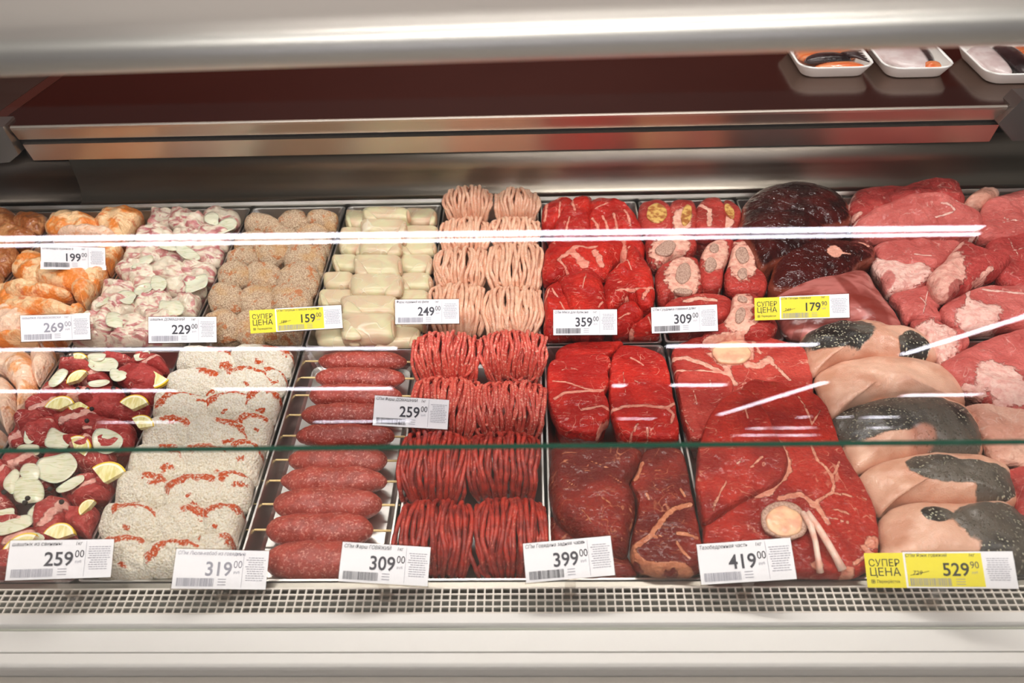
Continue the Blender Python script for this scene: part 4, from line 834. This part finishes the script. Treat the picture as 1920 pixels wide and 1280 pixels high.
for i, (a, b_, rx, ry, r) in enumerate(sh):
    rw = min(int((b_-650)//58), 7); u = (a-colx(-4, b_))/(colx(-3, b_)-colx(-4, b_)); ds = 'left' if u < .36 else 'middle' if u < .68 else 'right'
    kk = (rw, ds); nmk[kk] = nmk.get(kk, 0)+1
    slab('pork_chunk', oval(a, b_, rx*1.15, ry*1.25, r, 9, .75, .2, i), .000+(i*7 % 5)*.003, .018, M_SHASH, e=.42, amp=.004, ns=30, seed=800+i, na=56, nr=14, corr=.0003, fat=[([(a-rx*.8, b_+ry*.3), (a, b_-ry*.2), (a+rx*.5, b_-ry*.7)], 5+3*(i % 4))] if i % 2 else (),
         label='red pork chunk for shashlik, band %s from the back, %s side%s' % (ORD[rw], ds, ['', ', lower one', ', lowest one', ', fourth one'][min(nmk[kk]-1, 3)]), cat='meat', group='shashlik pork chunks')
def lemon(px, py, r, a0, a1, z, label, seed, tilt=20):
    """a lemon wedge: sector of a disc with rind, pith and flesh"""
    c = P(px, py, z); rad = r*depth(c)/F; th = .007
    root = empty('lemon_wedge', c-np.array([0, 0, th]), label, 'lemon', 'lemon wedges among the pork chunks')
    ux = RT*1.0; uy = np.cross(np.array([0, 0, 1.]), ux); uy /= np.linalg.norm(uy); uz = np.array([0, 0, 1.])
    tq = radians(tilt); uy2 = uy*cos(tq)+uz*sin(tq); uz2 = -uy*sin(tq)+uz*cos(tq)
    def pt(rr_, a, h): return c+ux*cos(a)*rr_+uy2*sin(a)*rr_+uz2*h
    A = np.linspace(radians(a0), radians(a1), 22)
    def sector(r0, r1, h0, h1):
        V = []; Fc = []
        for a in A: V += [pt(r0, a, h1), pt(r1, a, h1), pt(r1*.96, a, h0), pt(r0, a, h0)]
        for i in range(len(A)-1):
            q = i*4
            for j in range(4): Fc.append((q+j, q+(j+1) % 4, q+4+(j+1) % 4, q+4+j))
        Fc += [(3, 2, 1, 0), tuple(4*(len(A)-1)+j for j in range(4))]; return V, Fc
    for nm, r0, r1, h0, h1, m in (('rind', rad*.93, rad, -th, .0, M_RIND), ('pith', rad*.83, rad*.93, -th, .0004, M_PITH), ('flesh', rad*.04, rad*.83, -th, .0002, M_LEM)):
        b = B(); V, Fc = sector(r0, r1, h0, h1); b.add(V, Fc); b.build(nm, m, root)
LM = [(588,368,88,60,200,0,'upright slice in the second row'),(560,250,100,40,110,0,'thin strip at the back left'),(440,590,115,30,170,0,'big pale wedge left of centre'),(600,530,90,200,330,0,'wedge showing its rind, centre'),(990,590,125,30,150,0,'bright yellow rind wedge at the right'),
      (1150,300,150,200,330,0,'large flat wedge at the back right'),(1040,730,110,10,130,0,'wedge by the right tray wall'),(560,890,115,-30,120,0,'half slice at the green glass edge'),(780,340,170,35,135,1,'fan-shaped wedge below the glass edge'),(430,760,125,20,160,1,'wedge above the 259 price card'),(660,530,70,60,230,1,'small yellow one at the right'),(170,880,170,70,190,1,'long pale wedge left of the 259 price card')]
for i, (a, b_, r, a0, a1, s2, ds) in enumerate(LM):
    lemon(a/4, (820 if s2 else 620)+b_/4, r/4, a0, a1, .026, 'lemon wedge, '+ds, i, tilt=18)
ONS = [(770,250,105,60,0,0,'wide, at the back'),(730,195,70,30,0,0,'behind the wide one'),(1060,190,60,30,-20,0,'white curl at the back'),(885,330,62,50,0,0,'translucent square'),(730,395,78,24,-8,0,'flat strip below the square one'),(440,345,85,35,-45,0,'long, at the left wall'),(240,760,45,100,30,0,'slim upright at the left'),(440,820,95,80,20,0,'triangular, left of centre'),(810,815,98,88,0,0,'cup-shaped, right of centre'),
       (215,890,85,40,0,0,'partly under the glass edge'),(430,240,130,110,-15,1,'large striped cup below the glass edge'),(230,265,70,70,0,1,'small cup left of the large one'),(525,350,110,38,-35,1,'pointed strip'),(230,400,130,110,0,1,'wide flat one with two peppercorns'),(280,540,100,38,-25,1,'strip in the lower left'),(120,650,160,62,-15,1,'long pale one at the lower left'),(40,570,80,38,-10,1,'strip at the left edge'),(80,330,50,90,20,1,'upright at the left edge'),(270,750,55,40,0,1,'small one above the 259 price card')]
for i, (a, b_, rx, ry, rot, s2, ds) in enumerate(ONS):
    onion(a/4, (820 if s2 else 620)+b_/4, rx/4, ry/4, rot, .025, 'white onion piece on the pork chunks, '+ds, 'onion pieces among the pork chunks', 80+i, .005)
for i, (a, b_, s2) in enumerate([(850,430,0),(582,435,0),(652,675,0),(688,586,0),(375,385,1),(207,455,1),(187,488,1),(462,482,1),(30,408,1),(655,440,0)]):
    p = P(a/4, (820 if s2 else 620)+b_/4, .036); b = B(); V = []; Fc = []; k, m = 10, 7; r = .0030
    for q in range(m+1):
        for j in range(k): t_ = pi*q/m; V.append(p+np.array([r*sin(t_)*cos(2*pi*j/k), r*sin(t_)*sin(2*pi*j/k), r*cos(t_)])*(1+.05*((j*q) % 3)))
    for q in range(m):
        for j in range(k): Fc.append((q*k+j, (q+1)*k+j, (q+1)*k+(j+1) % k, q*k+(j+1) % k))
    o = mesh('peppercorn', V, Fc, M_PEP); tag(o, 'black peppercorn, %s from the back among those on the shashlik' % ORD[[0, 1, 4, 3, 6, 8, 9, 7, 5, 2][i] if True else i], 'peppercorn', 'black peppercorns on the shashlik')

# ------------------------------------------------------------------ fish packs on the worktop
def pack(xl, xr, yrim, label, kind):
    zr = ztop+.024; a, c = P(xl, yrim, zr), P(xr, yrim, zr); x0, x1, y0 = a[0], c[0], (a[1]+c[1])/2; y1 = y0+.155
    root = empty('foam_tray', ((x0+x1)/2, (y0+y1)/2, ztop+.0005), label, 'food tray', 'wrapped fish trays on the worktop')
    def ring(i, z, r):
        pts = []
        for cx, cy, a0 in ((x1-i-r, y1-i-r, 0), (x0+i+r, y1-i-r, 90), (x0+i+r, y0+i+r, 180), (x1-i-r, y0+i+r, 270)):
            for q in range(5): t_ = radians(a0+q*22.5); pts.append((cx+r*cos(t_), cy+r*sin(t_), z))
        return pts
    rg = [ring(.016, ztop+.001, .02), ring(.012, ztop+.003, .022), ring(.001, zr-.002, .03), ring(0, zr, .03), ring(.003, zr+.0005, .03), ring(.005, zr-.001, .028), ring(.016, ztop+.006, .02)]
    V = [p for r in rg for p in r]; n = 20; Fc = [tuple(range(n))[::-1]]
    for i in range(len(rg)-1):
        for j in range(n): Fc.append((i*n+j, i*n+(j+1) % n, (i+1)*n+(j+1) % n, (i+1)*n+j))
    Fc.append(tuple((len(rg)-1)*n+j for j in range(n)))
    mesh('tray_shell', V, Fc, M_FOAM, root)
    cx_, cy_ = (x0+x1)/2, (y0+y1)/2; V = []; Fc = []; m = 14
    for i in range(m+1):
        for j in range(m+1):
            u, v = i/m, j/m; V.append((x0+.006+(x1-x0-.012)*u, y0+.006+(y1-y0-.012)*v, zr+.001+.012*(sin(pi*u)*sin(pi*v))**.5+.0008*sin(u*40+v*9)))
    for i in range(m):
        for j in range(m): q = i*(m+1)+j; Fc.append((q, q+m+1, q+m+2, q+1))
    mesh('cling_film', V, Fc, M_FILM, root)
    return x0, x1, y0, y1, zr
def fish_m(name, a, b_, c, sc=(20, 20, 20)):
    n = N(name); v = n.noise(2, 3, .5, n.sc(*sc)); col = n.mix(n.step(v, .38, .62), a, b_); col = n.mix(n.step(n.attr('dark'), .4, .75), col, c); n.bump(n.noise(90, 3), .001); return n.fin(col, .25, 0, .5, .5, .1)
M_FDK = fish_m('fish_dark_skin', '241C1E', '3A3032', '6A4A44'); M_FOR = fish_m('salmon_flesh', 'E8703A', 'F09A66', 'F4C09A', (15, 80, 15)); M_FSI = fish_m('fish_silver', 'E8DCDC', 'D8C4C4', '2E2628', (15, 15, 60))
def lump(name, x0, x1, y0, y1, z, h, mat, label, seed, spot=None, jit=.08, rot=0):
    rs = np.random.RandomState(seed); n = 60; A = np.linspace(0, 2*pi, n, endpoint=False); cx_, cy_ = (x0+x1)/2, (y0+y1)/2
    kx = np.sign(np.cos(A))*abs(np.cos(A))**.75*(x1-x0)/2; ky = np.sign(np.sin(A))*abs(np.sin(A))**.75*(y1-y0)/2
    wv = 1+jit*np.sin(3*A+rs.uniform(0, 6)); kx *= wv; ky *= wv; V = [(cx_, cy_, z+h)]; D = [0]
    for q in range(1, 13):
        s = q/12
        for j in range(n):
            X, Y = kx[j]*s, ky[j]*s; V.append((cx_+X*cos(rot)-Y*sin(rot), cy_+X*sin(rot)+Y*cos(rot), z+h*math.sqrt(max(0, 1-s**2.4))))
            D.append(0 if spot is None else float(np.clip((X/(x1-x0)*2-spot)*2.5+.5, 0, 1)))
    Fc = [(0, 1+j, 1+(j+1) % n) for j in range(n)]
    for q in range(11):
        for j in range(n): a = 1+q*n+j; b2 = 1+q*n+(j+1) % n; Fc.append((a, a+n, b2+n, b2))
    Fc.append(tuple(1+11*n+j for j in range(n))[::-1])
    o = mesh(name, V, Fc, mat, None, dict(dark=D)); tag(o, label, 'fish'); return o
x0, x1, y0, y1, zr = pack(1500, 1648, 127, 'white foam tray of dark fish tails and orange salmon under film, leftmost of three', 0)
lump('salmon_piece', x0+.014, x1-.014, y0+.05, y1-.012, zr-.012, .014, M_FOR, 'orange salmon piece in the leftmost foam tray', 1)
lump('salmon_belly', x0+.03, x1-.012, y0+.012, y0+.042, zr-.013, .012, M_FOR, 'pale orange fish scrap at the front of the leftmost foam tray', 2)
lump('fish_tail', x0+.018, x0+.10, y0+.026, y0+.062, zr-.004, .012, M_FDK, 'dark fish tail lying across the salmon', 3, rot=.06)
b = B(); fx, fy, fz = x0+.088, y0+.046, zr+.004
for i in range(9): t_ = -.5+i*.125; b.tube([(fx-.004, fy+.006*t_, fz), (fx+.018, fy+.024*t_, fz+.001), (fx+.036-.006*(i % 2), fy-.004+.05*t_, fz-.002)], [.0035, .0028, .001], 6)
o = b.build('fish_fin', M_FDK, None, True); tag(o, 'fanned dark tail fin reaching the right rim of the leftmost foam tray', 'fish')
x0, x1, y0, y1, zr = pack(1662, 1800, 128, 'white foam tray holding one silvery fish, middle of three', 1)
lump('silver_fish', x0+.012, x1-.012, y0+.014, y1-.012, zr-.012, .018, M_FSI, 'silvery pink fish piece with a dark back in the middle foam tray', 4, .35)
lump('fish_slice', x0+.07, x1-.022, y0+.008, y0+.03, zr-.010, .014, M_FOR, 'small orange fish slice in the middle foam tray', 5)
x0, x1, y0, y1, zr = pack(1852, 2010, 139, 'white foam tray with white and dark fish pieces, rightmost of three', 2)
lump('white_fish', x0+.012, x0+.06, y0+.012, y1-.012, zr-.012, .018, M_FSI, 'white fish piece in the rightmost foam tray', 6)
lump('dark_fish', x0+.058, x0+.10, y0+.012, y1-.012, zr-.012, .018, M_FDK, 'dark fish piece in the rightmost foam tray', 7)
lump('salmon_slice', x0+.09, x1-.01, y0+.012, y1-.012, zr-.012, .014, M_FOR, 'orange salmon slice in the rightmost foam tray', 8)

# ------------------------------------------------------------------ price cards
_font_cache = {}
def text_mesh(s, size, shear=0, bold=.0):
    c = bpy.data.curves.new('t', 'FONT'); c.body = s; c.size = size; c.shear = shear; c.offset = bold*size; c.resolution_u = 3; c.align_x = 'LEFT'
    o = bpy.data.objects.new('t', c); COL.objects.link(o); bpy.context.view_layer.update()
    me = bpy.data.meshes.new_from_object(o.evaluated_get(bpy.context.evaluated_depsgraph_get()))
    V = np.array([v.co[:] for v in me.vertices]) if len(me.vertices) else np.zeros((0, 3)); Fc = [tuple(p.vertices) for p in me.polygons]
    bpy.data.objects.remove(o); bpy.data.curves.remove(c); bpy.data.meshes.remove(me); return V, Fc
def card(cx, cy, wpx, rot, plane, head, price, sup='00', old=None, fade=0, hratio=.42, label='', light=0):
    """plane: ('y', value) or ('z', value): where the card stands; badge cards are yellow with a yellow square at their left"""
    c = PY(cx, cy, plane[1]) if plane[0] == 'y' else P(cx, cy, plane[1])
    n_ = CAM-c; n_ = n_/np.linalg.norm(n_); n_ = n_+np.array([0, 0, .12]); n_ = n_/np.linalg.norm(n_)
    r = radians(rot); u = RT*cos(r)+UP*sin(r); u = u-n_*np.dot(u, n_); u /= np.linalg.norm(u); v = np.cross(n_, u)
    w_ = wpx*depth(c)/F; sup_w = .0; super_ = old is not None
    if super_: hh = w_*.262; cw = w_-hh*1.04; x_off = -w_/2+hh*1.04
    else: hh = w_*hratio; cw = w_; x_off = -w_/2
    T = lambda x, y, z=0.0: c+u*x+v*y+n_*z
    root = empty('price_card', T(0, -hh/2-.012), label, 'price tag', 'price cards standing in the trays')
    b = B(); b.obox(T(x_off, -hh/2, -.0006), u*cw, v*hh, n_*.0006, 0)
    if super_: b.obox(T(x_off+.002, -hh/2+.0015, 0.0), u*cw*.70, v*(hh-.003), n_*.0002, 1)
    b.build('card', [M_CARD, M_YEL], root)
    b = B(); b.obox(T(x_off-.001, -hh/2-.0015, -.0022), u*(cw+.002), v*(hh+.003), n_*.0012)
    b.obox(T(x_off-.001, -hh/2-.0015, -.001), u*(cw+.002), v*.0014, n_*.003); b.build('card_holder', M_FILM, root)
    st = T(0, -hh/2, -.0015); ft = np.array([st[0], st[1]+(.006 if plane[0] == 'z' else 0), .0042 if plane[0] == 'y' else min(st[2]-.006, -.004)]); b = B()
    b.obox(st-u*.006, u*.012, (ft-st)*1.0, -n_*.0015); b.obox(ft-u*.008+np.array([0, -.003, -.003]), u*.016, (0, .008, 0), (0, 0, .006)); b.build('clip_foot', M_FILM, root)
    def put(s, x, y, size, m, name, right=False, squash=1.0, shear=0):
        V, Fc = text_mesh(s, size, shear, .016 if name == 'price_text' else 0)
        if not len(V): return 0
        V[:, 0] *= squash; wd = V[:, 0].max()
        if right: V[:, 0] -= wd
        Wd = [T(x+q[0], y+q[1], .0005) for q in V]; bb = B(); bb.add(Wd, Fc); bb.build(name, m, root); return wd
    ink = M_INK2 if fade else M_INK; yb = -hh/2
    pw = cw*(.70 if super_ else .72)
    put(head, x_off+cw*.02, yb+hh*.86, hh*.135, ink, 'goods_name', squash=.86, shear=.15)
    put('1кг', x_off+pw*.86, yb+hh*.86, hh*.13, ink, 'unit_text', squash=.86, shear=.15)
    px_ = x_off+pw*.85
    put(price, px_, yb+hh*.34, hh*.50, M_DKINK if super_ and not fade else ink, 'price_text', True, .92)
    put(sup, px_+hh*.03, yb+hh*.54, hh*.27, ink, 'kopeck_text', squash=.85)
    put('руб', px_+hh*.05, yb+hh*.40, hh*.09, M_INK2, 'currency_text')
    if super_:
        wd = put(old, x_off+pw*.10, yb+hh*.36, hh*.17, M_DKINK, 'old_price', shear=.2)
        b = B(); b.obox(T(x_off+pw*.07, yb+hh*.34, .0006), u*hh*.50+v*hh*.12, v*hh*.012, n_*.0001); b.build('strike_line', M_DKINK, root)
    rs = random.Random(int(cx)); b = B(); x = x_off+pw*.06
    while x < x_off+pw*.60:
        q = rs.choice([.35, .35, .7, 1.0])*.0006; b.obox(T(x, yb+hh*.06, .0004), u*q, v*hh*.21, n_*.0001); x += q+rs.choice([.4, .7, .9])*.0006
    b.build('barcode', M_INK2 if (fade or light or super_) else M_INK, root)
    b = B(); tx0 = x_off+pw*1.03+.001; tw = x_off+cw*.98-tx0
    for i in range(11):
        q = rs.uniform(.7, 1)*tw; y_ = yb+hh*(.80-.058*i); x = tx0+(tw-q)/2
        while x < tx0+(tw+q)/2-.001:
            l_ = rs.uniform(.0015, .004); l_ = min(l_, tx0+(tw+q)/2-x); b.obox(T(x, y_, .0004), u*l_, v*hh*.016, n_*.0001); x += l_+.0006
    for i in range(3):
        b.obox(T(x_off+pw*.66, yb+hh*(.24-.07*i), .0004), u*pw*.12, v*hh*.016, n_*.0001)
    if not super_: b.obox(T(x_off+pw*1.01, yb+hh*.04, .0004), u*.0003, v*hh*.92, n_*.0001)
    b.build('small_print', M_INK2, root)
    if super_:
        bx = -w_/2; b = B(); b.obox(T(bx, -hh/2, -.0006), u*hh*1.04, v*hh*.98, n_*.0008); badge = b.build('badge', M_YEL, root)
        for s, y_, sz in (('СУПЕР', .60, .285), ('ЦЕНА', .33, .32)):
            V, Fc = text_mesh(s, hh*sz); V[:, 0] *= hh*.84/V[:, 0].max(); V[:, 0] += hh*.09; Wd = [T(bx+q[0], -hh/2+hh*y_+q[1], .0006) for q in V]
            bb = B(); bb.add(Wd, Fc); bb.build('badge_text', M_DKINK, badge)
        V, Fc = text_mesh('Перекрёсток', hh*.115); V[:, 0] *= hh*.62/V[:, 0].max(); bb = B(); bb.add([T(bx+hh*.27+q[0], -hh/2+hh*.135+q[1], .0006) for q in V], Fc)
        for k in range(4):
            a = pi/4+k*pi/2; o_ = T(bx+hh*.17+hh*.033*cos(a), -hh/2+hh*.17+hh*.033*sin(a), .0006); pts = [o_+(u*cos(t_)+v*sin(t_))*hh*rr_ for rr_ in (.03, .018) for t_ in np.linspace(0, 2*pi, 14, endpoint=False)]
            bb.add(pts, [(j, (j+1) % 14, 14+(j+1) % 14, 14+j) for j in range(14)])
        bb.build('shop_logo', M_DKINK, badge)
    return root
yR = .882; yFr = .486
card(138, 483, 106, 1, ('z', .050), 'СПм Бедро куриное в', '199', label='white price card reading 199 on the orange chicken', hratio=.385)
card(105, 614, 113, 4, ('y', yR), 'шашлык по-московски', '269', fade=1, label='white price card reading 269 above the pale drumsticks', hratio=.43)
card(343, 618, 118, 2, ('y', yR), 'шашлык ДОМАШНИЙ', '229', light=1, label='white price card reading 229 at the front of the mayonnaise pork', hratio=.41)
card(556, 598, 167, 4.5, ('y', yR), 'СПм Голубцы с мясом и рисом', '159', '00', '189', label='yellow sale card reading 159 at the front of the beige cutlets')
card(801, 584, 119, 1, ('y', yR+.01), 'Фарш куриный из филе', '249', light=1, label='white price card reading 249 on the chicken mince', hratio=.385)
card(1097, 604, 119, 0, ('y', yR), 'СПм Мясо для бульона', '359', label='white price card reading 359 on the beef pieces', hratio=.40)
card(1283, 598, 121, 1.5, ('y', yR), 'СПм Грудинка говяжья для', '309', label='white price card reading 309 under the brisket pieces', hratio=.405)
card(1502, 576, 167, .5, ('y', yR+.006), 'СПм Печень говяжья', '179', '90', '249', label='yellow sale card reading 179 on the pinkish liver')
card(771, 773, 139, -3, ('z', .050), 'СПм Фарш ДОМАШНИЙ', '259', label='white price card reading 259 between the kebabs and the pink mince', hratio=.40)
card(115, 1048, 172, 3, ('y', yFr), 'шашлык из свинины', '259', label='white price card reading 259 at the front of the shashlik', hratio=.41, light=1)
card(415, 1067, 166, 0, ('y', yFr), 'СПм Люля-кебаб из говядины', '319', fade=1, label='white price card reading 319 at the front of the breaded cutlets', hratio=.425)
card(722, 1057, 165, -3, ('y', yFr), 'СПм Фарш ГОВЯЖИЙ', '309', label='white price card reading 309 at the front of the dark mince', hratio=.43)
card(1066, 1048, 166, 5, ('y', yFr), 'СПм Говядина задняя часть', '399', label='white price card reading 399 at the front of the beef slices', hratio=.43)
card(1398, 1052, 172, 3, ('y', yFr), 'Тазобедренная часть', '419', light=1, label='white price card reading 419 at the front of the leg slices', hratio=.43)
card(1759, 1068, 250, -1.5, ('y', .474), 'СПм Язык говяжий', '529', '90', '729', label='yellow sale card reading 529 at the front of the tongues')
